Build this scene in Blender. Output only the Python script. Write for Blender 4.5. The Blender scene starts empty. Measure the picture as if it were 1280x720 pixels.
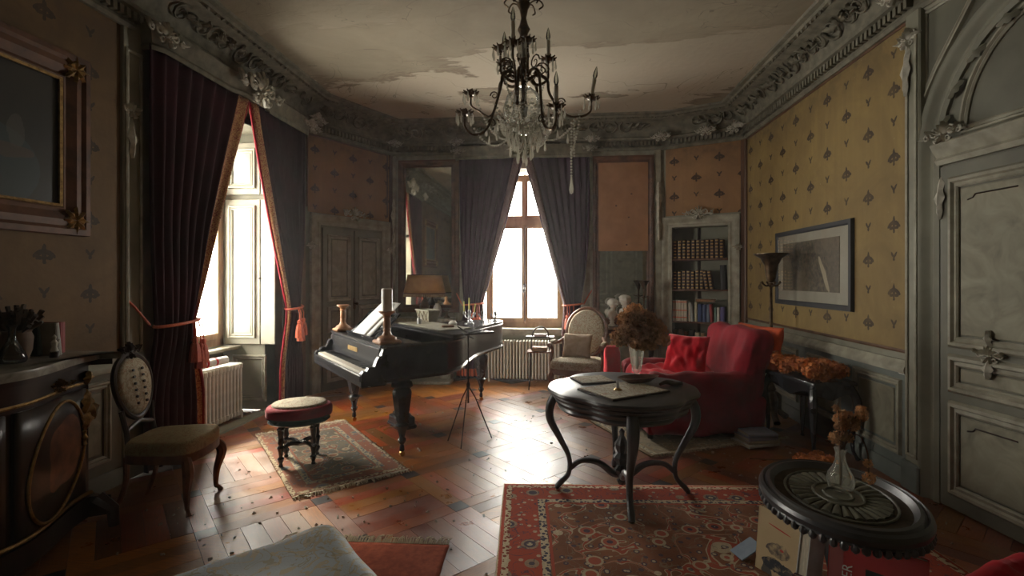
import bpy, bmesh, math, random
from math import sin, cos, pi, radians, atan2, sqrt, floor as fl
from mathutils import Vector, Matrix, noise

random.seed(7)
SC = bpy.context.scene
COL = SC.collection

# ---------------------------------------------------------------- camera, world, light
cam = bpy.data.cameras.new('camera')
cam.sensor_width = 36.0
cam.lens = 604 / 1280 * 36
cam.shift_y = -12 / 1280
cam.clip_start = 0.05
cam_o = bpy.data.objects.new('camera', cam)
COL.objects.link(cam_o)
cam_o.location = (0, 0, 1.5)
cam_o.rotation_euler = (pi / 2, 0, math.atan(55 / 604))
SC.camera = cam_o

SC.view_settings.view_transform = 'Standard'
SC.view_settings.look = 'None'
SC.view_settings.gamma = 1.0
SC.view_settings.use_curve_mapping = False
SC.view_settings.exposure = 0.0
SC.cycles.max_bounces = 8
SC.cycles.diffuse_bounces = 5
SC.cycles.glossy_bounces = 4
SC.cycles.transparent_max_bounces = 12
SC.cycles.transmission_bounces = 6
SC.cycles.sample_clamp_indirect = 6.0
SC.cycles.caustics_reflective = False
SC.cycles.caustics_refractive = False

world = bpy.data.worlds.new('overcast_sky')
SC.world = world
world.use_nodes = True
_bg = world.node_tree.nodes['Background']
_bg.inputs[0].default_value = (1.0, 0.94, 0.84, 1)
_bg.inputs[1].default_value = 30.0

sun = bpy.data.lights.new('hazy_sun', 'SUN')
sun.energy = 14.0
sun.angle = radians(9)
sun.color = (1.0, 0.9, 0.72)
sun_o = bpy.data.objects.new('hazy_sun', sun)
COL.objects.link(sun_o)
sun_o.location = (-8, 9, 8)
sun_o.rotation_euler = Vector((-1.75, 1.45, 2.0)).to_track_quat('Z', 'Y').to_euler()

def portal(name, loc, normal, w, h):
    l = bpy.data.lights.new(name, 'AREA'); l.shape = 'RECTANGLE'; l.size = w; l.size_y = h
    l.cycles.is_portal = True
    o = bpy.data.objects.new(name, l); COL.objects.link(o); o.location = loc
    o.rotation_euler = (-Vector(normal)).to_track_quat('Z', 'Y').to_euler()
portal('daylight_portal_side', (-3.95, 4.6, 1.95), (1, 0, 0), 1.3, 2.5)
portal('daylight_portal_end', (-0.48, 7.62, 1.95), (0, -1, 0), 1.3, 2.5)
portal('fill_portal_rear', (-0.3, -1.72, 1.9), (0, 1, 0), .4, 2.0)  # serves the added rear fill window

# ---------------------------------------------------------------- material helpers
class V:
    """a node socket with arithmetic"""
    nt = None
    def __init__(s, k): s.k = k
    @staticmethod
    def m(op, *a):
        n = V.nt.nodes.new('ShaderNodeMath'); n.operation = op
        for i, x in enumerate(a):
            if isinstance(x, V): V.nt.links.new(x.k, n.inputs[i])
            else: n.inputs[i].default_value = x
        return V(n.outputs[0])
    def __add__(s, o): return V.m('ADD', s, o)
    __radd__ = __add__
    def __sub__(s, o): return V.m('SUBTRACT', s, o)
    def __rsub__(s, o): return V.m('SUBTRACT', o, s)
    def __mul__(s, o): return V.m('MULTIPLY', s, o)
    __rmul__ = __mul__
    def __truediv__(s, o): return V.m('DIVIDE', s, o)
    def abs(s): return V.m('ABSOLUTE', s)
    def floor(s): return V.m('FLOOR', s)
    def mod(s, o): return V.m('FLOORED_MODULO', s, o)
    def lt(s, o): return V.m('LESS_THAN', s, o)
    def gt(s, o): return V.m('GREATER_THAN', s, o)
    def min(s, o): return V.m('MINIMUM', s, o)
    def max(s, o): return V.m('MAXIMUM', s, o)
    def ramp(s, a, b):
        n = V.nt.nodes.new('ShaderNodeMapRange'); V.nt.links.new(s.k, n.inputs[0])
        n.inputs[1].default_value = a; n.inputs[2].default_value = b
        return V(n.outputs[0])

def ell(x, y, cx, cy, rx, ry):
    dx = (x - cx) / rx; dy = (y - cy) / ry
    return (dx * dx + dy * dy).lt(1.0)

def new_mat(name, rough=0.7, metal=0.0, spec=0.5):
    m = bpy.data.materials.new(name); m.use_nodes = True
    nt = m.node_tree; V.nt = nt
    b = nt.nodes['Principled BSDF']
    b.inputs['Roughness'].default_value = rough
    b.inputs['Metallic'].default_value = metal
    b.inputs['Specular IOR Level'].default_value = spec
    return m, nt, b

def xyz(nt, coord='Object'):
    tc = nt.nodes.new('ShaderNodeTexCoord'); sp = nt.nodes.new('ShaderNodeSeparateXYZ')
    nt.links.new(tc.outputs[coord], sp.inputs[0])
    return V(sp.outputs[0]), V(sp.outputs[1]), V(sp.outputs[2]), tc.outputs[coord]

def tex_noise(nt, scale, detail=4, rough=0.55, vec=None, stretch=None, dist=0.0):
    n = nt.nodes.new('ShaderNodeTexNoise')
    n.inputs['Scale'].default_value = scale; n.inputs['Detail'].default_value = detail
    n.inputs['Roughness'].default_value = rough; n.inputs['Distortion'].default_value = dist
    if vec is None:
        tc = nt.nodes.new('ShaderNodeTexCoord'); vec = tc.outputs['Object']
    if stretch:
        mp = nt.nodes.new('ShaderNodeMapping'); mp.inputs['Scale'].default_value = stretch
        nt.links.new(vec, mp.inputs[0]); vec = mp.outputs[0]
    nt.links.new(vec, n.inputs['Vector'])
    return V(n.outputs['Fac'])

def mixc(nt, fac, a, b):
    n = nt.nodes.new('ShaderNodeMix'); n.data_type = 'RGBA'
    if isinstance(fac, V): nt.links.new(fac.k, n.inputs[0])
    else: n.inputs[0].default_value = fac
    for i, c in ((6, a), (7, b)):
        if isinstance(c, tuple): n.inputs[i].default_value = (*c, 1)
        else: nt.links.new(c, n.inputs[i])
    return n.outputs[2]

def bump(nt, b, h, dist=0.01, strength=0.5):
    n = nt.nodes.new('ShaderNodeBump'); n.inputs['Distance'].default_value = dist
    n.inputs['Strength'].default_value = strength
    nt.links.new(h.k, n.inputs['Height']); nt.links.new(n.outputs[0], b.inputs['Normal'])

def MN(name, c1, c2=None, scale=6, rough=0.7, metal=0.0, bmp=0.0, stretch=None, lo=0.35, hi=0.65, spec=0.5, rnd=0.0, detail=5, dist=0.0, sheen=0.0):
    """two colours mixed by noise, optional bump and per-object variation"""
    m, nt, b = new_mat(name, rough, metal, spec)
    n = tex_noise(nt, scale, detail, stretch=stretch, dist=dist)
    col = mixc(nt, n.ramp(lo, hi), c1, c2 or c1)
    if rnd:
        oi = nt.nodes.new('ShaderNodeObjectInfo')
        h = nt.nodes.new('ShaderNodeHueSaturation'); nt.links.new(col, h.inputs['Color'])
        v = V(oi.outputs['Random']) * rnd * 2 + (1 - rnd)
        nt.links.new(v.k, h.inputs['Value']); col = h.outputs[0]
    nt.links.new(col, b.inputs['Base Color'])
    if bmp: bump(nt, b, tex_noise(nt, scale * 3, 6, stretch=stretch), 0.01, bmp)
    if sheen:
        b.inputs['Sheen Weight'].default_value = sheen; b.inputs['Sheen Roughness'].default_value = 0.4
    return m

M = {}
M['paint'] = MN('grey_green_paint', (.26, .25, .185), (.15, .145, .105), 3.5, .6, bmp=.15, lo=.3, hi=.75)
M['paint_pale'] = MN('pale_shutter_paint', (.40, .385, .30), (.30, .28, .21), 5, .5, lo=.3, hi=.8)  # paler tone of the grey-green paint, used on the shutters
M['paint_door'] = MN('dull_olive_door_paint', (.17, .165, .12), (.10, .095, .068), 4, .6, bmp=.15, lo=.3, hi=.75)
M['mould'] = MN('pale_grey_moulding', (.37, .35, .27), (.19, .175, .13), 9, .65, lo=.35, hi=.75)
M['panel_stain'] = MN('mottled_panel', (.31, .29, .21), (.17, .155, .11), 5, .7, lo=.3, hi=.7, dist=1.5)
M['blue_dado'] = MN('blue_grey_dado', (.19, .21, .19), (.10, .115, .105), 4, .65, lo=.3, hi=.75)
M['cornice'] = MN('grey_cornice', (.21, .19, .135), (.075, .07, .048), 11, .75, bmp=.25, lo=.3, hi=.75)
M['plaster'] = MN('plaster', (.42, .38, .30), (.25, .22, .17), 10, .8, bmp=.3)
M['plaster_trim'] = MN('dirty_cream_ornament', (.58, .55, .46), (.32, .30, .24), 14, .7, bmp=.3)
M['brown_wood'] = MN('brown_wood', (.14, .065, .030), (.06, .028, .014), 6, .5, stretch=(1, 1, .1), bmp=.1)
M['red_wood'] = MN('reddish_frame_wood', (.15, .060, .026), (.06, .026, .013), 9, .62, bmp=.2)
M['dark_wood'] = MN('very_dark_wood', (.035, .018, .012), (.012, .007, .006), 8, .32, stretch=(1, 1, .15))
M['walnut'] = MN('walnut', (.20, .085, .045), (.09, .035, .02), 14, .35)
M['orange_wood'] = MN('orange_pine_wood', (.50, .25, .11), (.30, .13, .05), 12, .45, stretch=(1, 1, .3))
M['window_wood'] = MN('golden_window_wood', (.52, .33, .17), (.34, .19, .09), 10, .5, stretch=(1, 1, .2))
M['ebony'] = MN('ebonised_wood', (.026, .027, .032), (.012, .012, .014), 7, .27, spec=.6, bmp=.04)
M['table_black'] = MN('dusty_black_lacquer', (.052, .055, .062), (.020, .021, .024), 5, .36, spec=.9)
M['gilt'] = MN('dull_gilt', (.42, .27, .10), (.20, .12, .045), 30, .4, .8, bmp=.4)
M['bronze'] = MN('bronze', (.13, .085, .045), (.05, .032, .018), 20, .4, .8)
M['iron'] = MN('dark_iron', (.06, .045, .04), (.025, .02, .02), 20, .45, .7)
M['silver'] = MN('tarnished_silver', (.55, .55, .56), (.28, .28, .29), 25, .3, .95)
M['brass'] = MN('brass', (.55, .36, .14), (.35, .22, .08), 25, .35, .9)
M['velvet'] = MN('dark_plum_velvet', (.040, .006, .012), (.020, .004, .007), 3, .9, sheen=.04, spec=.2)
M['velvet_back'] = MN('dark_aubergine_velvet', (.040, .010, .034), (.024, .007, .022), 3, .8, sheen=.3, spec=.2)
M['red_velvet'] = MN('crimson_velvet', (.30, .010, .022), (.17, .006, .014), 5, .8, sheen=.1, spec=.2)
M['red_cloth'] = MN('bright_red_cloth', (.62, .012, .028), (.45, .008, .02), 5, .85, bmp=.25, sheen=.2, spec=.2)
M['rust'] = MN('rust_orange_cloth', (.75, .12, .035), (.50, .07, .02), 8, .85)
M['tassel'] = MN('coral_silk_tassel', (.70, .17, .08), (.45, .07, .04), 30, .6, stretch=(6, 6, 1))
M['white_metal'] = MN('white_radiator_enamel', (.62, .60, .52), (.48, .45, .38), 12, .4)
M['paper'] = MN('white_paper', (.85, .84, .80), (.74, .73, .68), 12, .8)
M['pages'] = MN('book_pages', (.62, .56, .43), (.45, .40, .29), 30, .9, stretch=(1, 12, 1))
M['candle'] = MN('ivory_wax', (.82, .78, .68), (.66, .60, .50), 6, .45)
M['candle_y'] = MN('yellow_wax', (.78, .72, .22), (.60, .50, .12), 6, .45)
M['white_stone'] = MN('white_plaster_bust', (.78, .77, .70), (.60, .58, .50), 8, .6)
M['marble'] = MN('grey_marble', (.34, .32, .27), (.17, .16, .13), 5, .35, dist=3)
M['linen'] = MN('linen_cushion', (.47, .36, .26), (.34, .25, .17), 10, .9, bmp=.3)
M['shade'] = MN('amber_lampshade', (.55, .33, .13), (.42, .23, .08), 6, .8)
M['fringe'] = MN('cream_fringe', (.58, .50, .36), (.38, .32, .22), 30, .9)
M['leather'] = MN('dark_binding', (.055, .022, .015), (.03, .012, .009), 20, .4, rnd=.4)
M['gold_band'] = MN('gilt_bands', (.72, .48, .18), (.50, .30, .10), 40, .4, .5)
M['card'] = MN('brown_card', (.43, .215, .10), (.34, .16, .07), 4, .8)
M['grey_wood'] = MN('dusty_floor_sub', (.05, .03, .02), (.03, .02, .01), 5, .8)
M['twig'] = MN('brown_twig', (.16, .09, .045), (.10, .05, .03), 20, .8)
M['flower_brown'] = MN('dried_hydrangea', (.78, .48, .24), (.48, .26, .12), 22, .85, rnd=.3)
M['flower_orange'] = MN('rust_hydrangea', (.75, .30, .09), (.48, .15, .05), 22, .85, rnd=.25)
M['basket'] = MN('dark_wicker', (.07, .045, .025), (.03, .02, .012), 30, .8)
M['earth'] = MN('earthenware', (.16, .09, .05), (.09, .05, .03), 12, .7)
M['debris'] = MN('plaster_crumbs', (.55, .52, .45), (.30, .27, .22), 30, .9)
M['sky_blue_card'] = MN('slate_blue_card', (.22, .27, .34), (.16, .2, .26), 10, .7)

def glass(name, col=(.9, .93, .9), alpha=.85, rough=.04):
    """thin clear glass: mostly transparent with a glossy coat"""
    m = bpy.data.materials.new(name); m.use_nodes = True; nt = m.node_tree; nt.nodes.clear()
    o = nt.nodes.new('ShaderNodeOutputMaterial'); mx = nt.nodes.new('ShaderNodeMixShader')
    t = nt.nodes.new('ShaderNodeBsdfTransparent'); g = nt.nodes.new('ShaderNodeBsdfGlossy')
    lw = nt.nodes.new('ShaderNodeLayerWeight'); lw.inputs[0].default_value = 1 - alpha
    t.inputs[0].default_value = (*col, 1); g.inputs[1].default_value = rough
    nt.links.new(lw.outputs[0], mx.inputs[0]); nt.links.new(t.outputs[0], mx.inputs[1])
    nt.links.new(g.outputs[0], mx.inputs[2]); nt.links.new(mx.outputs[0], o.inputs[0])
    return m
M['pane'] = glass('window_glass', (.96, .97, .97), .92, .02)
M['glass'] = glass('clear_glass', (.80, .83, .80), .55, .05)
M['crystal2'] = glass('vase_glass', (.95, .95, .92), .86, .04)
_nt = M['crystal2'].node_tree; _o = [n_ for n_ in _nt.nodes if n_.type == 'OUTPUT_MATERIAL'][0]
_m2 = _nt.nodes.new('ShaderNodeMixShader'); _t = _nt.nodes.new('ShaderNodeBsdfTranslucent'); _t.inputs[0].default_value = (.9, .88, .8, 1)
_src = _o.inputs[0].links[0].from_socket; _m2.inputs[0].default_value = .12; _nt.links.new(_src, _m2.inputs[1]); _nt.links.new(_t.outputs[0], _m2.inputs[2]); _nt.links.new(_m2.outputs[0], _o.inputs[0])
M['crystal'] = glass('cut_crystal', (.88, .86, .80), .55, .06)
_nt = M['crystal'].node_tree; _o = [n_ for n_ in _nt.nodes if n_.type == 'OUTPUT_MATERIAL'][0]
_m2 = _nt.nodes.new('ShaderNodeMixShader'); _d = _nt.nodes.new('ShaderNodeBsdfDiffuse'); _d.inputs[0].default_value = (.80, .76, .66, 1)
_t = _nt.nodes.new('ShaderNodeBsdfTranslucent'); _t.inputs[0].default_value = (.8, .76, .66, 1); _a = _nt.nodes.new('ShaderNodeMixShader')
_nt.links.new(_d.outputs[0], _a.inputs[1]); _nt.links.new(_t.outputs[0], _a.inputs[2]); _src = _o.inputs[0].links[0].from_socket
_m2.inputs[0].default_value = .38; _nt.links.new(_src, _m2.inputs[1]); _nt.links.new(_a.outputs[0], _m2.inputs[2]); _nt.links.new(_m2.outputs[0], _o.inputs[0])
m, nt, b = new_mat('old_mirror_glass', .03, 1.0); M['mirror'] = m
n = tex_noise(nt, 9, 6)
nt.links.new(mixc(nt, n.ramp(.55, .8), (.66, .66, .60), (.40, .38, .32)), b.inputs['Base Color'])

def wallpaper(name, c1, c2, mot, wear=.5):
    m, nt, b = new_mat(name, .75)
    x, y, z, vec = xyz(nt)
    wob = tex_noise(nt, 60, 3) - .5
    x = x + wob * .014; z = z + wob * .012
    CW, CH = .30, .255
    i = (x / CW).floor(); j = (z / CH).floor()
    u = x - (i + .5) * CW; v = z - (j + .5) * CH
    par = (i + j).mod(2.0)
    au = u.abs()
    v0 = v; v = v * -1.0
    bee = ell(au, v, 0, .0, .015, .060)
    bee = bee.max(ell(au, v, .0, .056, .012, .014))
    r = au * .8 + v * .6; q = au * -.6 + v * .8
    bee = bee.max(ell(r, q, .030, -.020, .040, .016)); bee = bee.max(ell(au, v, .030, .030, .022, .012))
    bee = bee.max(ell(au * .6 + v * .8, au * -.8 + v * .6, .0, -.02, .04, .009) * au.lt(.03))
    v = v0
    bird = ell(au * .6 + v * .8, au * -.8 + v * .6, .024, .0, .028, .010).max(ell(au, v, 0, -.012, .012, .014))
    mask = bee * (1 - par) + bird * par
    worn = tex_noise(nt, 7, 5).ramp(.25, .55)
    mask = mask * (worn * .35 + .65)
    stain = tex_noise(nt, 1.7, 6, .65, dist=.8).ramp(.35, .72)
    col = mixc(nt, stain, c1, c2)
    stripe = tex_noise(nt, 18, 3, stretch=(1, 1, .06)).ramp(.35, .7)
    col = mixc(nt, stripe * .35, col, tuple(c * .6 for c in c1))
    dirt = z.ramp(3.0, 3.4) * tex_noise(nt, 6, 4).ramp(.4, .6)
    col = mixc(nt, dirt * .6, col, (.07, .045, .025))
    scuff = tex_noise(nt, 26, 6, .7).ramp(.66, .72)
    col = mixc(nt, scuff * wear, col, (.55, .46, .30))
    col = mixc(nt, mask * .95, col, mot)
    nt.links.new(col, b.inputs['Base Color'])
    bump(nt, b, tex_noise(nt, 30, 4), .004, .4)
    return m
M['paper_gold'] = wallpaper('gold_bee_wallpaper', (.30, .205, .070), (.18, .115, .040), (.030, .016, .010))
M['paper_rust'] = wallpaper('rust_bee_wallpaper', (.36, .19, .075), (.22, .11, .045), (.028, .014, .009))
M['paper_dark'] = wallpaper('shaded_bee_wallpaper', (.17, .095, .032), (.09, .05, .017), (.03, .018, .01), .1)  # shaded copy of the bee wallpaper: dim wall's darkness put into the colour

# ceiling with peeling plaster
m, nt, b = new_mat('stained_ceiling', .85); M['ceiling'] = m
x, y, z, vec = xyz(nt)
n1 = tex_noise(nt, .8, 6, .6, dist=.6)
n2 = tex_noise(nt, .55, 7, .62, stretch=(.6, 1.5, 1), dist=.3)
far = y.ramp(4.0, 5.4)
col = mixc(nt, n1.ramp(.35, .7), (.30, .255, .18), (.19, .155, .105))
patch = (n2 + far * .15).ramp(.61, .625)
col = mixc(nt, patch * .8 * far, col, (.50, .43, .33))
rim = (n2 + far * .15).ramp(.59, .605) * (1 - patch) * far
col = mixc(nt, rim * .6, col, (.17, .12, .08))
crk = (tex_noise(nt, .9, 3, dist=1.2) - .5).abs().lt(.0016)
col = mixc(nt, crk * .6, col, (.12, .10, .07))
spk = tex_noise(nt, 40, 3).ramp(.68, .75)
col = mixc(nt, spk * .4, col, (.16, .13, .09))
nt.links.new(col, b.inputs['Base Color'])
bump(nt, b, tex_noise(nt, 14, 6) + patch * .5, .02, .35)

# parquet
def parquet(name, a, c, stretch):
    m, nt, b = new_mat(name, .30, spec=.85)
    n = tex_noise(nt, 9, 5, stretch=stretch)
    col = mixc(nt, n.ramp(.3, .7), a, c)
    oi = nt.nodes.new('ShaderNodeObjectInfo')
    h = nt.nodes.new('ShaderNodeHueSaturation'); nt.links.new(col, h.inputs['Color'])
    at = nt.nodes.new('ShaderNodeAttribute'); at.attribute_name = 'tone'
    v = V(oi.outputs['Random']) * .85 + .50 + V(at.outputs['Fac']) * .85
    hv = V.m('FRACT', V(oi.outputs['Random']) * 7.3) * .045 + .475; nt.links.new(hv.k, h.inputs['Hue']); h.inputs['Saturation'].default_value = 1.12
    nt.links.new(v.k, h.inputs['Value'])
    geo = nt.nodes.new('ShaderNodeNewGeometry')
    dust = tex_noise(nt, 2.2, 7, .7, vec=geo.outputs['Position'], dist=.5).ramp(.47, .75)
    col = mixc(nt, dust * .22, h.outputs[0], (.30, .24, .19))
    nt.links.new(col, b.inputs['Base Color'])
    sc = tex_noise(nt, 5, 6, vec=geo.outputs['Position']).ramp(.3, .7)
    nt.links.new((sc * .16 + .25 + dust * .1).k, b.inputs['Roughness'])
    bump(nt, b, tex_noise(nt, 40, 4, stretch=stretch), .003, .3)
    return m
M['oak'] = parquet('chestnut_parquet', (.27, .095, .035), (.14, .045, .018), (1, 12, 1))
M['inlay'] = MN('dark_inlay', (.035, .03, .035), (.02, .018, .02), 12, .35)

def rug_mat(name, hw, hl, edge, red, field, bw=.26, cream=(.55, .45, .30), navy=(.035, .04, .075)):
    m, nt, b = new_mat(name, .95, spec=.1)
    x, y, z, vec = xyz(nt)
    w1 = (tex_noise(nt, 90, 2) - .5) * .010
    d = (hw - x.abs()).min(hl - y.abs()) + w1
    n = tex_noise(nt, 3.0, 2, dist=1.0)
    n3 = tex_noise(nt, 7, 2, dist=1.5)
    def vor(scale, rnd=1.0):
        v = nt.nodes.new('ShaderNodeTexVoronoi'); v.inputs['Scale'].default_value = scale
        v.inputs['Randomness'].default_value = rnd
        nt.links.new(vec, v.inputs['Vector']); return V(v.outputs['Distance']), v.outputs['Color']
    v1, c1 = vor(6.5, .75); v2, c2 = vor(17, .9); v3, _ = vor(40, 1)
    col = mixc(nt, tex_noise(nt, 2.2, 3).ramp(.4, .6), field, tuple(q * .62 for q in field))
    vine = (n - .5).abs().lt(.012)
    col = mixc(nt, vine * .85, col, red)
    vine2 = ((n - .5).abs() - .018).abs().lt(.005)
    col = mixc(nt, vine2 * .8, col, cream)
    vine3 = (n3 - .46).abs().lt(.012)
    col = mixc(nt, vine3 * .6, col, tuple(q * .45 for q in cream))
    fl1 = v2.lt(.30); col = mixc(nt, fl1 * .75, col, navy)
    col = mixc(nt, v2.lt(.17) * .8, col, cream)
    fl2 = v1.lt(.34); col = mixc(nt, fl2 * .85, col, cream)
    col = mixc(nt, v1.lt(.27) * .9, col, red)
    col = mixc(nt, v1.lt(.15) * .9, col, navy)
    col = mixc(nt, v1.lt(.07) * .9, col, cream)
    # border
    bd = mixc(nt, v2.lt(.22) * .85, red, cream)
    bd = mixc(nt, v1.lt(.32) * .85, bd, tuple(q * .6 for q in cream))
    bd = mixc(nt, v1.lt(.22) * .9, bd, navy)
    bd = mixc(nt, v1.lt(.11) * .9, bd, cream)
    bd = mixc(nt, vine3 * .7, bd, navy)
    col = mixc(nt, d.lt(bw), col, bd)
    g = (d - (bw + .02)).abs().lt(.022)
    dots = (v3.lt(.45))
    col = mixc(nt, g, col, mixc(nt, dots, cream, navy))
    g2 = (d - .045).abs().lt(.018)
    col = mixc(nt, g2, col, mixc(nt, dots, cream, tuple(q * .5 for q in red)))
    col = mixc(nt, (d - (bw + .055)).abs().lt(.008), col, red)
    col = mixc(nt, d.lt(.024), col, red)
    col = mixc(nt, d.lt(.008), col, edge)
    worn = tex_noise(nt, 120, 3).ramp(.35, .8)
    col = mixc(nt, worn * .45, col, tuple((q + .12) * .5 for q in field))
    nt.links.new(col, b.inputs['Base Color'])
    bump(nt, b, tex_noise(nt, 160, 2), .006, .5)
    return m

def scroll_mat(name, base, c2, c3, scale=5, rough=.6, th=.03):
    """woven scrollwork: contour lines of warped noise"""
    m, nt, b = new_mat(name, rough, spec=.3)
    n = tex_noise(nt, scale, 1.5, dist=2.4)
    n2 = tex_noise(nt, scale * 1.9, 2, dist=1.2)
    col = mixc(nt, tex_noise(nt, 3, 3).ramp(.35, .65), base, tuple(q * .8 for q in base))
    col = mixc(nt, (n - .52).abs().lt(th) * .85, col, c2)
    col = mixc(nt, (n2 - .60).abs().lt(th * .7) * .8, col, c3)
    nt.links.new(col, b.inputs['Base Color'])
    bump(nt, b, tex_noise(nt, 130, 2) + (n - .52).abs().lt(th) * .4, .004, .4)
    return m
M['brocade'] = scroll_mat('pale_blue_brocade', (.50, .55, .58), (.52, .43, .27), (.36, .31, .20), 6.5, .5, .035)
M['tapestry'] = scroll_mat('floral_tapestry', (.52, .48, .36), (.28, .22, .15), (.35, .20, .14), 13, .85, .04)
M['seat_tap'] = scroll_mat('worn_gold_tapestry', (.42, .34, .19), (.27, .19, .10), (.34, .15, .09), 16, .85, .03)
M['trim_band'] = scroll_mat('gold_crimson_galloon', (.26, .045, .03), (.55, .33, .14), (.40, .20, .09), 26, .5, .07)
M['trim_dark'] = scroll_mat('dull_galloon', (.085, .03, .045), (.17, .10, .09), (.12, .06, .06), 26, .6, .07)
M['oldrug'] = rug_mat('worn_rug', .45, .80, (.45, .42, .33), (.22, .08, .045), (.15, .125, .09), .16, (.34, .28, .18), (.08, .10, .12))
M['bigrug'] = rug_mat('persian_rug', 1.2, 1.45, (.60, .48, .32), (.40, .065, .035), (.26, .10, .05), .24)
M['palerug'] = rug_mat('pale_rug', .9, .85, (.50, .44, .32), (.28, .20, .12), (.30, .25, .17), .20, (.45, .40, .28), (.16, .15, .13))
M['plain_rug'] = MN('brick_rug', (.33, .085, .045), (.22, .05, .03), 30, .95, bmp=.4, spec=.1)

# ---------------------------------------------------------------- geometry helpers
def cr(P, n=6, closed=False):
    """Catmull-Rom through points"""
    P = [Vector(p) for p in P]; out = []; L = len(P)
    rng = range(L) if closed else range(L - 1)
    for i in rng:
        p0 = P[(i - 1) % L] if closed or i > 0 else P[0] * 2 - P[1]
        p1, p2 = P[i], P[(i + 1) % L]
        p3 = P[(i + 2) % L] if closed or i + 2 < L else P[-1] * 2 - P[-2]
        for k in range(n):
            t = k / n
            out.append(.5 * ((2 * p1) + (p2 - p0) * t + (2 * p0 - 5 * p1 + 4 * p2 - p3) * t * t + (3 * p1 - p0 - 3 * p2 + p3) * t ** 3))
    if not closed: out.append(P[-1])
    return out

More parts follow.
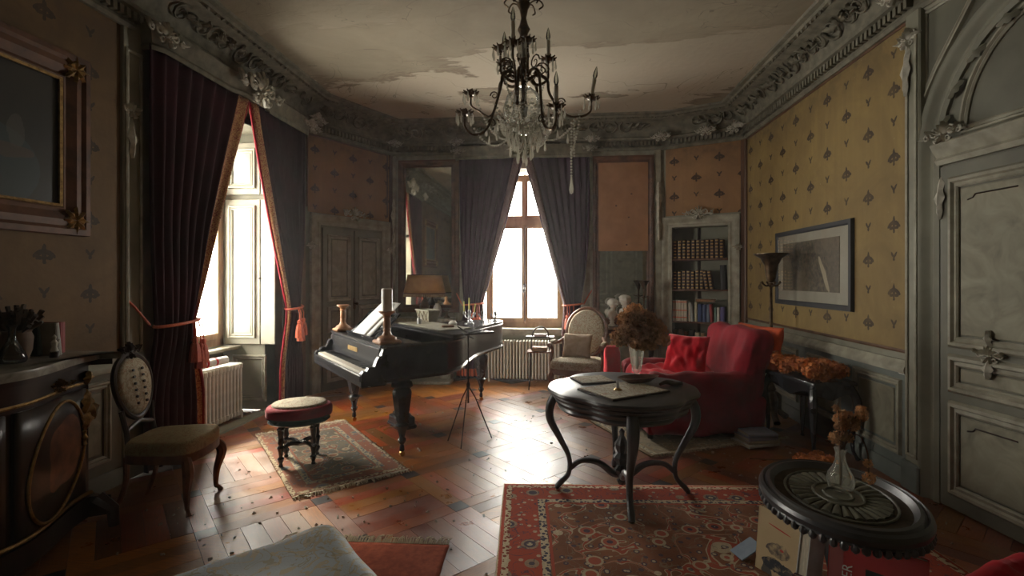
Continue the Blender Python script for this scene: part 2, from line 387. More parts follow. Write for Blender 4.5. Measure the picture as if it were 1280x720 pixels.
class MB:
    def __init__(s, M_=None): s.v = []; s.f = []; s.M = M_ or Matrix()
    def add(s, vs, fs):
        n = len(s.v); s.v += [tuple(s.M @ Vector(p)) for p in vs]
        s.f += [tuple(i + n for i in f) for f in fs]
        return s
    def box(s, x0, x1, y0, y1, z0, z1, c=0):
        if x0 > x1: x0, x1 = x1, x0
        if y0 > y1: y0, y1 = y1, y0
        if z0 > z1: z0, z1 = z1, z0
        if c <= 0:
            return s.add([(x, y, z) for z in (z0, z1) for y in (y0, y1) for x in (x0, x1)],
                         [(0, 2, 3, 1), (4, 5, 7, 6), (0, 1, 5, 4), (2, 6, 7, 3), (0, 4, 6, 2), (1, 3, 7, 5)])
        c = min(c, (x1 - x0) * .45, (y1 - y0) * .45, (z1 - z0) * .45)
        vs = []
        for z, i in ((z0, c), (z0 + c, 0), (z1 - c, 0), (z1, c)):
            a0, a1, b0, b1 = x0 + i, x1 - i, y0 + i, y1 - i
            k = c if i == 0 else c * .4
            vs += [(a0 + k, b0, z), (a1 - k, b0, z), (a1, b0 + k, z), (a1, b1 - k, z), (a1 - k, b1, z), (a0 + k, b1, z), (a0, b1 - k, z), (a0, b0 + k, z)]
        fs = [tuple(range(7, -1, -1)), tuple(range(24, 32))]
        for r in range(3):
            for k in range(8):
                a = r * 8 + k; b2 = r * 8 + (k + 1) % 8
                fs.append((a, b2, b2 + 8, a + 8))
        return s.add(vs, fs)
    def loft(s, rings, cap=True, closed=True):
        n = len(rings[0]); vs = [p for r in rings for p in r]; fs = []
        for i in range(len(rings) - 1):
            for k in range(n if closed else n - 1):
                a = i * n + k; b2 = i * n + (k + 1) % n
                fs.append((a, b2, b2 + n, a + n))
        if cap and closed:
            fs.append(tuple(range(n - 1, -1, -1))); fs.append(tuple(range((len(rings) - 1) * n, len(rings) * n)))
        return s.add(vs, fs)
    def lathe(s, prof, c=(0, 0, 0), seg=20, sx=1, sy=1, flute=0, fn=8):
        rings = []
        for r, z in prof:
            r = max(r, .0004)
            rings.append([(c[0] + sx * r * (1 + flute * cos(fn * 2 * pi * k / seg)) * cos(2 * pi * k / seg), c[1] + sy * r * (1 + flute * cos(fn * 2 * pi * k / seg)) * sin(2 * pi * k / seg), c[2] + z) for k in range(seg)])
        return s.loft(rings)
    def tube(s, pts, r, seg=8, flat=1.0, cap=True):
        pts = [Vector(p) for p in pts]
        n = len(pts); R = r if isinstance(r, (list, tuple)) else [r] * n
        if len(R) != n: R = [R[min(int(i * (len(R) - 1) / (n - 1)), len(R) - 2)] * (1 - (i * (len(R) - 1) / (n - 1) - min(int(i * (len(R) - 1) / (n - 1)), len(R) - 2))) + R[min(int(i * (len(R) - 1) / (n - 1)), len(R) - 2) + 1] * (i * (len(R) - 1) / (n - 1) - min(int(i * (len(R) - 1) / (n - 1)), len(R) - 2)) for i in range(n)]
        t = (pts[1] - pts[0]).normalized()
        up = Vector((0, 0, 1)) if abs(t.z) < .9 else Vector((1, 0, 0))
        nr = t.cross(up).normalized(); rings = []
        for i in range(n):
            t2 = (pts[min(i + 1, n - 1)] - pts[max(i - 1, 0)])
            if t2.length < 1e-9: t2 = t
            t2.normalize()
            nr = (nr - t2 * nr.dot(t2))
            nr = nr.normalized() if nr.length > 1e-6 else t2.orthogonal().normalized()
            bn = t2.cross(nr)
            rings.append([pts[i] + (nr * cos(2 * pi * k / seg) + bn * sin(2 * pi * k / seg) * flat) * R[i] for k in range(seg)])
            t = t2
        return s.loft(rings, cap)
    def grid(s, fn, nu, nv, cu=False):
        vs = [fn(u / nu, v / nv) for v in range(nv + 1) for u in range(nu + (0 if cu else 1))]
        w = nu + (0 if cu else 1); fs = []
        for v in range(nv):
            for u in range(nu):
                a = v * w + u; b2 = v * w + (u + 1) % w
                fs.append((a, b2, b2 + w, a + w))
        return s.add(vs, fs)
    def mould(s, path, prof, closed=False, mp=lambda a, b, p: (a, -p, b)):
        """sweep profile (offset to the side of travel, height) along a 2D path with mitred corners"""
        P = [Vector((p[0], p[1])) for p in path]; n = len(P); rings = []
        for i in range(n):
            d1 = (P[i] - P[i - 1]) if (closed or i > 0) else (P[1] - P[0])
            d2 = (P[(i + 1) % n] - P[i]) if (closed or i < n - 1) else (P[i] - P[i - 1])
            d1.normalize(); d2.normalize()
            n1 = Vector((-d1.y, d1.x)); n2 = Vector((-d2.y, d2.x)); nn = n1 + n2
            if nn.length < 1e-6: nn = n1.copy()
            nn.normalize(); k = 1 / max(nn.dot(n1), .3)
            rings.append([mp(P[i].x + nn.x * k * o, P[i].y + nn.y * k * o, h) for o, h in prof])
        if closed: rings.append(rings[0])
        return s.loft(rings, cap=not closed)
    def dome(s, outline, z0, z1, edge=.03, n=4, inner=.0, crown=.0):
        """padded shape over a 2D outline: flat bottom z0, side up, rounded to top z1"""
        c = Vector((0, 0))
        for p in outline: c += Vector(p[:2])
        c /= len(outline); rings = []
        size = max((Vector(p[:2]) - c).length for p in outline)
        rings.append([(p[0], p[1], z0) for p in outline]); 
        for k in range(n + 1):
            a = k / n * pi / 2; sc = 1 - (1 - cos(a)) * edge / size; z = (z1 - edge) + sin(a) * edge
            rings.append([(c.x + (p[0] - c.x) * sc, c.y + (p[1] - c.y) * sc, z) for p in outline])
        for f in (.75, .5, .25, .01):
            sc = (1 - edge / size) * f
            rings.append([(c.x + (p[0] - c.x) * sc, c.y + (p[1] - c.y) * sc, z1 + crown * (1 - f * f)) for p in outline])
        return s.loft(rings)
    def prism(s, outline, z0, z1):
        n = len(outline)
        return s.add([(p[0], p[1], z0) for p in outline] + [(p[0], p[1], z1) for p in outline],
                     [tuple(range(n - 1, -1, -1)), tuple(range(n, 2 * n))] + [(i, (i + 1) % n, (i + 1) % n + n, i + n) for i in range(n)])
    def soft(s, sx, sy, sz, r=.06, n=10, c=(0, 0, 0), amp=.0, fr=6, fold=0):
        """box of soft upholstery: rounded corners, noise and hanging folds"""
        h = Vector((sx / 2, sy / 2, sz / 2)); inn = Vector((max(h.x - r, .001), max(h.y - r, .001), max(h.z - r, .001)))
        for ax in range(3):
            for sg in (-1, 1):
                a1, a2 = (ax + 1) % 3, (ax + 2) % 3
                def fn(u, v):
                    p = Vector((0, 0, 0)); p[ax] = sg * h[ax]
                    p[a1] = (u * 2 - 1) * h[a1] * sg; p[a2] = (v * 2 - 1) * h[a2]
                    q = Vector([max(-inn[i], min(inn[i], p[i])) for i in range(3)]); d = p - q
                    dn = d.normalized() if d.length > 0 else d
                    p = q + dn * r
                    w = p + Vector(c)
                    if amp: p = p + dn * amp * noise.noise(w * fr)
                    if fold: p = p + dn * fold * noise.noise(Vector((w.x * 22, w.y * 22, w.z * 2.5))) * (1 - abs(dn.z))
                    return p + Vector(c)
                s.grid(fn, n, n)
        return s
    def build(s, name, mat, parent=None, smooth=40, weld=True, kind=None):
        me = bpy.data.meshes.new(name); me.from_pydata(s.v, [], s.f)
        if weld:
            bm = bmesh.new(); bm.from_mesh(me)
            if weld == 2: bmesh.ops.remove_doubles(bm, verts=bm.verts, dist=1e-5)
            bmesh.ops.recalc_face_normals(bm, faces=bm.faces); bm.to_mesh(me); bm.free()
        me.materials.append(mat)
        if smooth:
            me.polygons.foreach_set('use_smooth', [True] * len(me.polygons)); me.set_sharp_from_angle(angle=radians(smooth))
        return link(me, name, parent, kind)

def link(me, name, parent=None, kind=None):
    o = bpy.data.objects.new(name, me); COL.objects.link(o)
    if parent is not None: o.parent = parent
    if kind: o['kind'] = kind
    return o

def solid(o, th):
    md = o.modifiers.new('thickness', 'SOLIDIFY'); md.thickness = th; md.offset = 0
    return o

def tag(o, label, cat, group=None, kind=None):
    if label: o['label'] = label
    if cat: o['category'] = cat
    if group: o['group'] = group
    if kind: o['kind'] = kind
    return o

def thing(name, label, cat, loc=(0, 0, 0), rz=0, group=None):
    o = bpy.data.objects.new(name, None); COL.objects.link(o); o.empty_display_size = .1
    o.location = loc; o.rotation_euler = (0, 0, rz)
    return tag(o, label, cat, group)

def struct(name, loc=(0, 0, 0), rz=0, label=None):
    o = bpy.data.objects.new(name, None); COL.objects.link(o); o.empty_display_size = .1
    o.location = loc; o.rotation_euler = (0, 0, rz); o['kind'] = 'structure'
    if label: o['label'] = label
    return o

CH = {}
def copy_tree(o, parent=None):
    c = o.copy(); COL.objects.link(c); c.parent = parent
    for ch in [q for q in o.children]: copy_tree(ch, c)
    return c

def circle(r, n=24, sx=1, sy=1, c=(0, 0)):
    return [(c[0] + r * sx * cos(2 * pi * k / n), c[1] + r * sy * sin(2 * pi * k / n)) for k in range(n)]

def T(x=0, y=0, z=0, rx=0, ry=0, rz=0, s=1):
    return Matrix.Translation((x, y, z)) @ Matrix.Rotation(rz, 4, 'Z') @ Matrix.Rotation(ry, 4, 'Y') @ Matrix.Rotation(rx, 4, 'X') @ Matrix.Scale(s, 4)

def rect(x0, x1, z0, z1): return [(x0, z0), (x0, z1), (x1, z1), (x1, z0)]   # clockwise: left normal points out

def spiral(cx, cz, r, turns=1.3, a0=0, sg=1, n=14):
    return [(cx + r * (1 - .8 * k / n) * cos(a0 + sg * 2 * pi * turns * k / n), cz + r * (1 - .8 * k / n) * sin(a0 + sg * 2 * pi * turns * k / n)) for k in range(n + 1)]

def leaf(mb, x, y, z, ang, L, w, lift=.02, curl=.02):
    """relief leaf lying in the xz plane, bulging to -y"""
    pts = []
    n = 6
    dx, dz = cos(ang), sin(ang)
    A, B, C = [], [], []
    for i in range(n + 1):
        t = i / n; ww = w * sin(pi * min(.97, t * .9 + .08)) ** .7 * (1 + .35 * sin(t * 16))
        px, pz = x + dx * L * t, z + dz * L * t; yy = y - lift * sin(pi * t) - curl * t * t
        A.append((px - dz * ww, yy + .006, pz + dx * ww)); C.append((px + dz * ww, yy + .006, pz - dx * ww)); B.append((px, yy - .01, pz))
    back = [(p[0], y + .01, p[2]) for p in B]
    mb.loft([A, B, C, back, A], cap=False, closed=False)

def rocaille(mb, x, y, z, s, seed=0, wide=1.0):
    """symmetrical shell-and-scroll ornament on a wall plane"""
    R = random.Random(seed); s *= 1.2
    for k in range(7):
        a = radians(90 + (k - 3) * 24); leaf(mb, x, y, z, a, s * (.66 - abs(k - 3) * .07), s * .065, s * .12, s * .07)
    for sg in (-1, 1):
        for (cx, cz, r, a0) in ((.42, .12, .24, pi / 2), (.85 * wide, .02, .17, pi / 2), (.28, -.22, .17, 0)):
            P = [(x + sg * p[0] * s, y - s * .06, z + p[1] * s) for p in spiral(cx, cz, r, 1.3, a0, -1)]
            mb.tube(P, [s * .055, s * .02], 6)
        for k in range(4):
            leaf(mb, x + sg * s * (.25 + k * .22) * wide, y, z + s * (.06 - k * .02), (radians(20 + R.uniform(-30, 60)) if sg > 0 else radians(160 + R.uniform(-60, 30))), s * .38, s * .05, s * .10)
        leaf(mb, x, y, z, radians(-90 + sg * 25), s * .48, s * .06, s * .10)
    mb.lathe([(s * .0, 0), (s * .12, .02 * s), (s * .13, .1 * s), (.0, .17 * s)], (x, 0, 0), 10) if False else None
    mb.tube([(x, y + .01, z), (x, y - s * .18, z)], [s * .11, s * .05], 10)
    for q in range(5): mb.tube([(x + s * .17 * cos(q * 1.257), y, z + s * .17 * sin(q * 1.257)), (x + s * .17 * cos(q * 1.257), y - s * .14, z + s * .17 * sin(q * 1.257))], [s * .06, s * .03], 6)

# ================================================================ SETTING
ZC, ZT = 3.38, 3.80      # underside of the cornice, ceiling
A0 = (-3.2, -1.6); A1 = (-3.2, 5.9); A2 = (-2.5, 7.2); A3 = (1.56, 7.2); A4 = (2.55, 6.75); A5 = (2.55, 3.6); A6 = (2.8, 1.6); A7 = (2.8, -1.6)
def frame(A, B):
    return (A[0], A[1], 0), atan2(B[1] - A[1], B[0] - A[0]), sqrt((B[0] - A[0]) ** 2 + (B[1] - A[1]) ** 2)

# floor: bed plus parquet planks and inlays
floor = MB().box(-3.9, 3.2, -1.7, 7.6, -.12, -.022).build('floor', M['grey_wood'], None, 0, kind='structure')
P_ = .665; W_ = .111
ex = Vector((cos(radians(45)), -sin(radians(45)))); ey = Vector((sin(radians(45)), cos(radians(45))))
O_ = Vector((-.64, 3.14))
pieces = []
for i in range(-14, 15):
    for j in range(-14, 15):
        o = O_ + ex * P_ * i + ey * P_ * j
        cx, cy = o.x, o.y + .4
        if not (-3.95 < o.x < 3.2 and -1.4 < o.y < 7.7): continue
        h = W_ / 2
        pieces.append(('inlay', o, 0, W_, W_))
        L = P_ - W_
        pieces.append(('plank', o + ex * (h + L / 2), 0, L, W_))
        pieces.append(('plank', o + ey * (h + L / 2), 1, L, W_))
        q = o + ex * (h + L / 2) + ey * (h + L / 2)
        for k in range(5):
            off = (k - 2) * W_
            if (i + j) % 2: pieces.append(('plank', q + ey * off, 0, L, W_))
            else: pieces.append(('plank', q + ex * off, 1, L, W_))
def inroom(p):
    if p.y > 7.1 or p.x < -3.85 or p.x > 2.85 or p.y < -1.5: return False
    if p.x < -3.2 and not 3.9 < p.y < 5.3: return False
    return True
pieces = [p for p in pieces if inroom(p[1])]
def seen(p):
    th = math.atan(55 / 604); xc = p.x * cos(th) + p.y * sin(th); zc = -p.x * sin(th) + p.y * cos(th)
    if zc < 1.5: return 0
    px, py = 640 + 604 * xc / zc, 348 + 604 * 1.5 / zc
    if not (120 < px < 1290 and py < 735): return 0
    if -.3 < p.x < 1.9 and p.y < 3.45: return 0
    if p.y < 2.55 and p.x < -.5: return 0
    if p.x > 1.0 and p.y > 5.2: return .01
    return 1 / zc ** 2
pieces.sort(key=lambda p: -seen(p[1]))
def plank_mesh(L, W, nm, mat):
    me_ = MB().box(-L / 2 + .0012, L / 2 - .0012, -W / 2 + .0012, W / 2 - .0012, -.022, 0, 0)
    me = bpy.data.meshes.new(nm); me.from_pydata(me_.v, [], me_.f); me.materials.append(mat); return me
pm = plank_mesh(P_ - W_, W_, 'plank', M['oak']); im = plank_mesh(W_, W_, 'inlay_tile', M['inlay'])
ca = radians(-45); n_pl = n_in = 0
rest = MB(); rest_in = MB(); tones = []
R = random.Random(3)
for kind, p, d, L, W in pieces:
    a = ca if d == 0 else radians(45)
    z = R.uniform(-.0015, .0005); tilt = R.uniform(-.002, .002)
    if kind == 'plank' and n_pl < 290 and seen(p) > .012:
        o = link(pm, 'plank', floor); o.location = (p.x, p.y, z); o.rotation_euler = (tilt, 0, a); n_pl += 1
    elif kind == 'inlay' and n_in < 60 and seen(p) > .012:
        o = link(im, 'inlay_tile', floor); o.location = (p.x, p.y, z + .0006); o.rotation_euler = (0, 0, a); n_in += 1
    else:
        mb = rest if kind == 'plank' else rest_in
        mb.M = Matrix.Translation((p.x, p.y, z)) @ Matrix.Rotation(a, 4, 'Z')
        mb.box(-L / 2 + .0012, L / 2 - .0012, -W / 2 + .0012, W / 2 - .0012, -.022, 0, 0)
        if kind == 'plank': tones += [R.random()] * 8
ro = rest.build('distant_planks', M['oak'], floor, 0, kind='stuff')
at = ro.data.attributes.new('tone', 'FLOAT', 'POINT')
at.data.foreach_set('value', tones)
rest_in.build('distant_inlays', M['inlay'], floor, 0, kind='stuff')

MB().box(-4.0, 3.3, -1.8, 7.7, ZT, ZT + .12).build('ceiling', M['ceiling'], None, 0, kind='structure')

def wall_boxes(mb, s0, s1, holes, th=.12, z0=0, z1=ZT):
    """slab from s0 to s1 with rectangular openings (a, b, za, zb)"""
    cur = s0
    for a, b, za, zb in sorted(holes):
        if a > cur: mb.box(cur, a, 0, th, z0, z1)
        if za > z0: mb.box(a, b, 0, th, z0, za)
        if zb < z1: mb.box(a, b, 0, th, zb, z1)
        cur = b
    if s1 > cur: mb.box(cur, s1, 0, th, z0, z1)

PROF_RAIL = [(-.005, -.002), (-.035, .012), (-.03, .026), (0, .034), (.022, .03), (.03, .012), (.042, -.002)]
PROF_PANEL = [(-.028, -.002), (-.028, .010), (-.016, .018), (-.004, .010), (.006, .022), (.018, .022), (.026, -.002)]
PROF_SMALL = [(-.012, -.002), (-.012, .008), (0, .014), (.012, .008), (.012, -.002)]
PROF_CASE = [(-.075, -.002), (-.075, .018), (-.045, .024), (-.03, .014), (.0, .016), (.02, .034), (.05, .046), (.07, .042), (.075, -.002)]

def dado(root, s0, s1, n=1, mat='paint', z1=.88, base=True):
    """panelled dado with rail and skirting between s0 and s1"""
    MB().box(s0, s1, -.018, 0, 0, z1).build('dado_board', M[mat], root, 0)
    w = (s1 - s0) / n
    for k in range(n):
        a, b = s0 + k * w + min(.12, w * .16), s0 + (k + 1) * w - min(.12, w * .16)
        MB(T(0, -.018)).mould(rect(a, b, .22, z1 - .13), PROF_PANEL, True).build('panel_moulding', M['mould'], root)
        if b - a > .14: MB().box(a + .05, b - .05, -.028, -.016, .27, z1 - .18, .006).build('raised_panel', M['panel_stain'], root, 0)
    MB(T(0, -.018)).mould([(s1, z1), (s0, z1)], [(-.045, -.002), (-.045, .02), (-.02, .03), (0, .05), (.02, .055), (.045, .05), (.05, -.002)]).build('dado_rail', M['mould'], root)
    if base:
        MB(T(0, -.018)).mould([(s1, 0), (s0, 0)], [(-.12, -.001), (-.12, .012), (-.10, .022), (0, .022), (0, -.001)]).build('skirting', M[mat], root)

def paper(root, s0, s1, z0, z1, mat):
    MB().box(s0, s1, -.006, .002, z0, z1).build('wallpaper', M[mat], root, 0)

# ---- left wall with window recess
loc, rz, L = frame(A0, A1)
wl = struct('wall_left', loc, rz)
S = 1.6
wm = MB(); wall_boxes(wm, -.1, L + .05, [(5.55, 6.85, 0.02, 3.16)])
wm.build('wall_body', M['paint'], wl, 0)
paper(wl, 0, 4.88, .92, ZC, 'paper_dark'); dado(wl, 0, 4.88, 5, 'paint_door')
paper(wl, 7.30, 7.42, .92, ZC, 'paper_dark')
MB().box(7.0, 7.28, -.02, 0, 0, ZC).build('pilaster', M['paint_door'], wl, 0)
MB().box(4.88, 5.06, -.03, 0, 0, ZC, .006).build('pilaster', M['paint'], wl, 0)
MB(T(0, -.03)).mould(rect(4.91, 5.03, .95, 3.2), PROF_SMALL, True).build('panel_moulding', M['mould'], wl)
mb = MB(T(4.95, -.03, 2.75)); rocaille(mb, 0, 0, 0, .09, 4, .5); leaf(mb, 0, 0, -.05, radians(-92), .3, .035); mb.build('carved_drop', M['plaster_trim'], wl)
dado(wl, 7.05, 7.44, 1, 'paint_door')
MB().box(7.36, 7.46, -.045, -.0, 0, ZC, .01).build('corner_strip', M['brown_wood'], wl, 0)
# recess: reveals, head, apron wall behind radiator
rv = struct('wall_left_recess', loc, rz)
MB().box(5.50, 5.55, 0, .70, 0, 3.16).build('reveal_board', M['paint'], rv, 0)
MB().box(6.85, 6.90, 0, .70, 0, 3.16).build('reveal_board', M['paint'], rv, 0)
MB().box(5.5, 6.9, .0, .70, 3.16, 3.22).build('head_board', M['paint'], rv, 0)
MB().box(5.5, 6.9, .62, .74, -.02, .72).build('apron', M['paint'], rv, 0)
MB().box(5.5, 6.9, .62, .74, 3.08, 3.22).build('lintel', M['paint'], rv, 0)
MB().box(5.55, 6.85, .40, .66, .70, .735, .008).build('window_board', M['mould'], rv, 0)
MB(T(0, .62)).mould(rect(5.75, 6.65, .15, .6), PROF_PANEL, True).build('panel_moulding', M['mould'], rv)
# panelling on the reveals (x towards the window): local frames at each side
def reveal_panel(root, s, flip, zs, mat):
    # plane at s = const; build with coords (y depth 0..0.6, z)
    sg = -1 if flip else 1
    mp = lambda a, b, p: (s + sg * p, a, b)
    for z0, z1, a, b in zs:
        MB().mould(rect(a, b, z0, z1) if flip else rect(a, b, z0, z1), PROF_PANEL, True, mp).build('panel_moulding', M['mould'], root)
reveal_panel(rv, 6.848, True, [(.12, .6, .12, .48)], 'paint')
reveal_panel(rv, 5.552, False, [(.12, .6, .12, .48)], 'paint')
# shutters folded into the reveals
def shutter(root, s, flip):
    sg = -1 if flip else 1
    for (za, zb) in ((.75, 2.40), (2.46, 3.05)):
        for (a, b) in ((-.02, .15), (.16, .58)):
            t = MB().box(s, s + sg * .028, a, b, za, zb, .004).build('shutter_leaf', M['paint_pale'], root, 0)
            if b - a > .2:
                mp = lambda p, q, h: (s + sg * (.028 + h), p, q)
                MB().mould(rect(a + .07, b - .07, za + .09, zb - .09), PROF_PANEL, True, mp).build('leaf_moulding', M['paint_pale'], t)
                MB().box(s + sg * .028, s + sg * .034, a + .11, b - .11, za + .13, zb - .13).build('leaf_panel', M['paint_pale'], t, 0)
    MB().tube([(s + sg * .03, .155, 1.5), (s + sg * .05, .155, 1.5)], .012, 8).build('shutter_knob', M['iron'], root)
sh = struct('window_1_shutters', loc, rz); shutter(sh, 6.848, True); shutter(sh, 5.552, False)

def casement(root, a, b, z0, z1, zt, y, mat, latch=True):
    """window frame with two casements below a transom and two lights above; panes are parts"""
    c = (a + b) / 2; fr = .055
    f = MB()
    f.box(a, a + fr, y, y + .07, z0, z1); f.box(b - fr, b, y, y + .07, z0, z1)
    f.box(a, b, y, y + .07, z0, z0 + fr + .02); f.box(a, b, y, y + .07, z1 - fr, z1)
    f.box(a, b, y - .012, y + .07, zt - .04, zt + .04)
    f.build('window_frame', M[mat], root, 0)
    for (xa, xb) in ((a + fr, c), (c, b - fr)):
        for (za, zb) in ((z0 + fr + .02, zt - .04), (zt + .04, z1 - fr)):
            w = .05
            s_ = MB(); s_.box(xa, xa + w, y - .015, y + .035, za, zb, .005); s_.box(xb - w, xb, y - .015, y + .035, za, zb, .005)
            s_.box(xa + w, xb - w, y - .015, y + .035, za, za + w + .02, .005); s_.box(xa + w, xb - w, y - .015, y + .035, zb - w, zb, .005)
            o = s_.build('casement', M[mat], root, 0)
            MB().box(xa + w, xb - w, y + .008, y + .012, za + w, zb - w).build('glass_pane', M['pane'], o, 0)
    MB().box(c - .022, c + .022, y - .032, y - .012, z0 + fr, zt - .04, .006).build('meeting_bead', M[mat], root, 0)
    if latch:
        l = MB(); l.tube([(c, y - .04, z0 + .1), (c, y - .04, zt - .08)], .007, 6)
        l.lathe([(.0, -.06), (.02, -.05), (.026, 0), (.02, .05), (0, .06)], (c, y - .045, z0 + .62), 10)
        l.tube([(c, y - .05, z0 + .62), (c, y - .09, z0 + .60), (c - .02, y - .1, z0 + .54)], .011, 8)
        l.build('espagnolette', M['iron'], root)
w1 = struct('window_1', loc, rz)
casement(w1, 5.55, 6.85, .735, 3.08, 2.42, .62, 'window_wood')
MB().box(5.5, 6.9, .70, .72, .0, .735).build('outer_sill', M['plaster'], w1, 0)

# ---- left corner wall with double door
loc, rz, L = frame(A1, A2)
wc = struct('wall_corner_left', loc, rz)
MB().box(-.03, L + .03, 0, .12, 0, ZT).build('wall_body', M['paint_door'], wc, 0)
paper(wc, .05, L - .04, 2.36, ZC, 'paper_rust')
MB().box(L - .07, L + .01, -.03, 0, 0, ZC, .008).build('corner_strip', M['brown_wood'], wc, 0)
MB(T(0, 0)).mould([(.04, 2.42), (.04, ZC - .02), (L - .1, ZC - .02), (L - .1, 2.42)], PROF_SMALL, False).build('paper_border', M['brown_wood'], wc)
d1 = struct('door_1', loc, rz)
MB().mould([(.15, 0), (.15, 2.28), (1.34, 2.28), (1.34, 0)], PROF_CASE).build('door_casing', M['mould'], d1)
MB().box(.19, 1.30, -.012, .0, 0, 2.24).build('door_lining', M['paint_door'], d1, 0)
for (a, b) in ((.245, .74), (.75, 1.245)):
    lf = MB().box(a, b, -.04, -.012, .01, 2.17, .004).build('door_leaf', M['paint_door'], d1, 0)
    for (za, zb) in ((1.22, 2.06), (.80, 1.10), (.14, .70)):
        MB(T(0, -.04)).mould(rect(a + .085, b - .085, za, zb), PROF_PANEL, True).build('leaf_moulding', M['mould'], lf)
        MB().box(a + .13, b - .13, -.05, -.038, za + .045, zb - .045, .005).build('leaf_panel', M['panel_stain'], lf, 0)
mb = MB(T(.745, -.04, 1.15)); mb.lathe([(0, -.09), (.022, -.07), (.026, 0), (.022, .07), (0, .09)], (0, -.005, 0), 10, 1, .3)
mb.tube([(0, 0, 0), (0, -.05, 0)], .012, 8); mb.lathe([(.0, -.025), (.024, -.012), (.024, .012), (0, .025)], (0, -.06, 0), 10)
mb.build('door_knob', M['bronze'], d1)
mb = MB(T(.745, -.05, 2.38)); rocaille(mb, 0, 0, 0, .15, 2); mb.build('carved_crest', M['plaster_trim'], d1)
for s_ in (.08, 1.41):
    mb = MB(T(s_, -.04, 1.92)); rocaille(mb, 0, 0, 0, .075, 5, .6); mb.build('carved_crest', M['plaster_trim'], d1)

# ---- back wall
loc, rz, L = frame(A2, A3)
wb = struct('wall_back', loc, rz)
wm = MB(); wall_boxes(wm, -.05, L + .05, [(1.38, 2.66, .74, 3.14)], .42)
wm.build('wall_body', M['mould'], wb, 0)
MB().box(1.30, 2.74, -.0, .42, .70, .745).build('window_board', M['mould'], wb, 0)
dado(wb, .95, 3.06, 3, 'paint', z1=.70)
for (a, b) in ((.015, .065), (.955, 1.03), (3.0, 3.04), (3.92, 4.02)):
    MB().box(a, b, -.03, 0, .7, ZC, .006).build('wall_strip', M['mould'], wb, 0)
mb = MB(T(3.98, -.04, 2.9)); leaf(mb, 0, 0, 0, radians(-90), .5, .04); leaf(mb, 0, 0, -.45, radians(-90), .4, .035); mb.build('carved_drop', M['plaster_trim'], wb)
mb = MB(T(.04, -.04, 2.7)); leaf(mb, 0, 0, 0, radians(-90), .5, .03); leaf(mb, 0, 0, -.5, radians(-90), .4, .03); mb.build('carved_drop', M['plaster_trim'], wb)
dado(wb, 3.04, L, 1, 'paint', z1=.74)
w2 = struct('window_2', loc, rz)
casement(w2, 1.42, 2.62, .745, 3.10, 2.36, .26, 'window_wood')

# ---- right corner wall: book niche
loc, rz, L = frame(A3, A4)
wr = struct('wall_corner_right', loc, rz)
N0, N1 = .10, .87
wm = MB(); wall_boxes(wm, -.03, L + .03, [(N0, N1, .20, 2.24)], .34)
wm.box(N0, N1, .30, .36, .2, 2.24)
wm.build('wall_body', M['paint'], wr, 0)
paper(wr, .03, L - .03, 2.40, ZC, 'paper_rust')
MB().mould([(.045, .02), (.045, 2.305), (.935, 2.305), (.935, .02)], PROF_CASE).build('niche_casing', M['mould'], wr)
MB().box(L - .07, L + .0, -.03, 0, .0, ZC, .008).build('corner_strip', M['brown_wood'], wr, 0)
mb = MB(T(.49, -.05, 2.40)); rocaille(mb, 0, 0, 0, .15, 3); mb.build('carved_crest', M['plaster_trim'], wr)
mb = MB(T(.98, -.05, 1.92)); rocaille(mb, 0, 0, 0, .07, 3, .6); mb.build('carved_crest', M['plaster_trim'], wr)
SHELF = [1.78, 1.345, .885, .43]
for z in SHELF:
    MB().box(N0, N1, .01, .30, z - .022, z, .003).build('shelf', M['red_wood'], wr, 0)
MB().box(.42, .46, .285, .30, .2, 2.24).build('back_batten', M['dark_wood'], wr, 0)

# ---- right wall
loc, rz, L = frame(A4, A5)
wg = struct('wall_right', loc, rz)
MB().box(-.03, L + .03, 0, .12, 0, ZT).build('wall_body', M['paint'], wg, 0)
paper(wg, .03, L - .10, .95, ZC, 'paper_gold')
dado(wg, 0, L - .10, 4, 'blue_dado', z1=.86)
MB(T(0, -.006)).mould(rect(.03, L - .12, .965, ZC - .02), PROF_SMALL, True).build('paper_border', M['brown_wood'], wg)
MB().box(0.0, .05, -.04, 0, .9, ZC, .01).build('corner_strip', M['brown_wood'], wg, 0)
MB().box(L - .12, L + .02, -.05, .0, 0, ZC, .01).build('pilaster', M['paint'], wg, 0)
MB(T(0, -.05)).mould(rect(L - .095, L - .01, .25, 3.2), PROF_SMALL, True).build('panel_moulding', M['mould'], wg)
MB().box(L - .14, L + .03, -.07, 0, 0, .20, .01).build('plinth', M['blue_dado'], wg, 0)
sw = MB().box(L - .20, L - .13, -.045, -.018, .80, .87, .006).build('switch_plate', M['paper'], wg, 0)
MB().box(L - .175, L - .155, -.055, -.044, .825, .845).build('switch_toggle', M['shade'], sw, 0)
mb = MB(T(L - .09, -.05, 3.2)); rocaille(mb, 0, 0, 0, .11, 8, .6); leaf(mb, 0, 0, -.05, radians(-90), .35, .04); mb.build('carved_drop', M['plaster_trim'], wg)

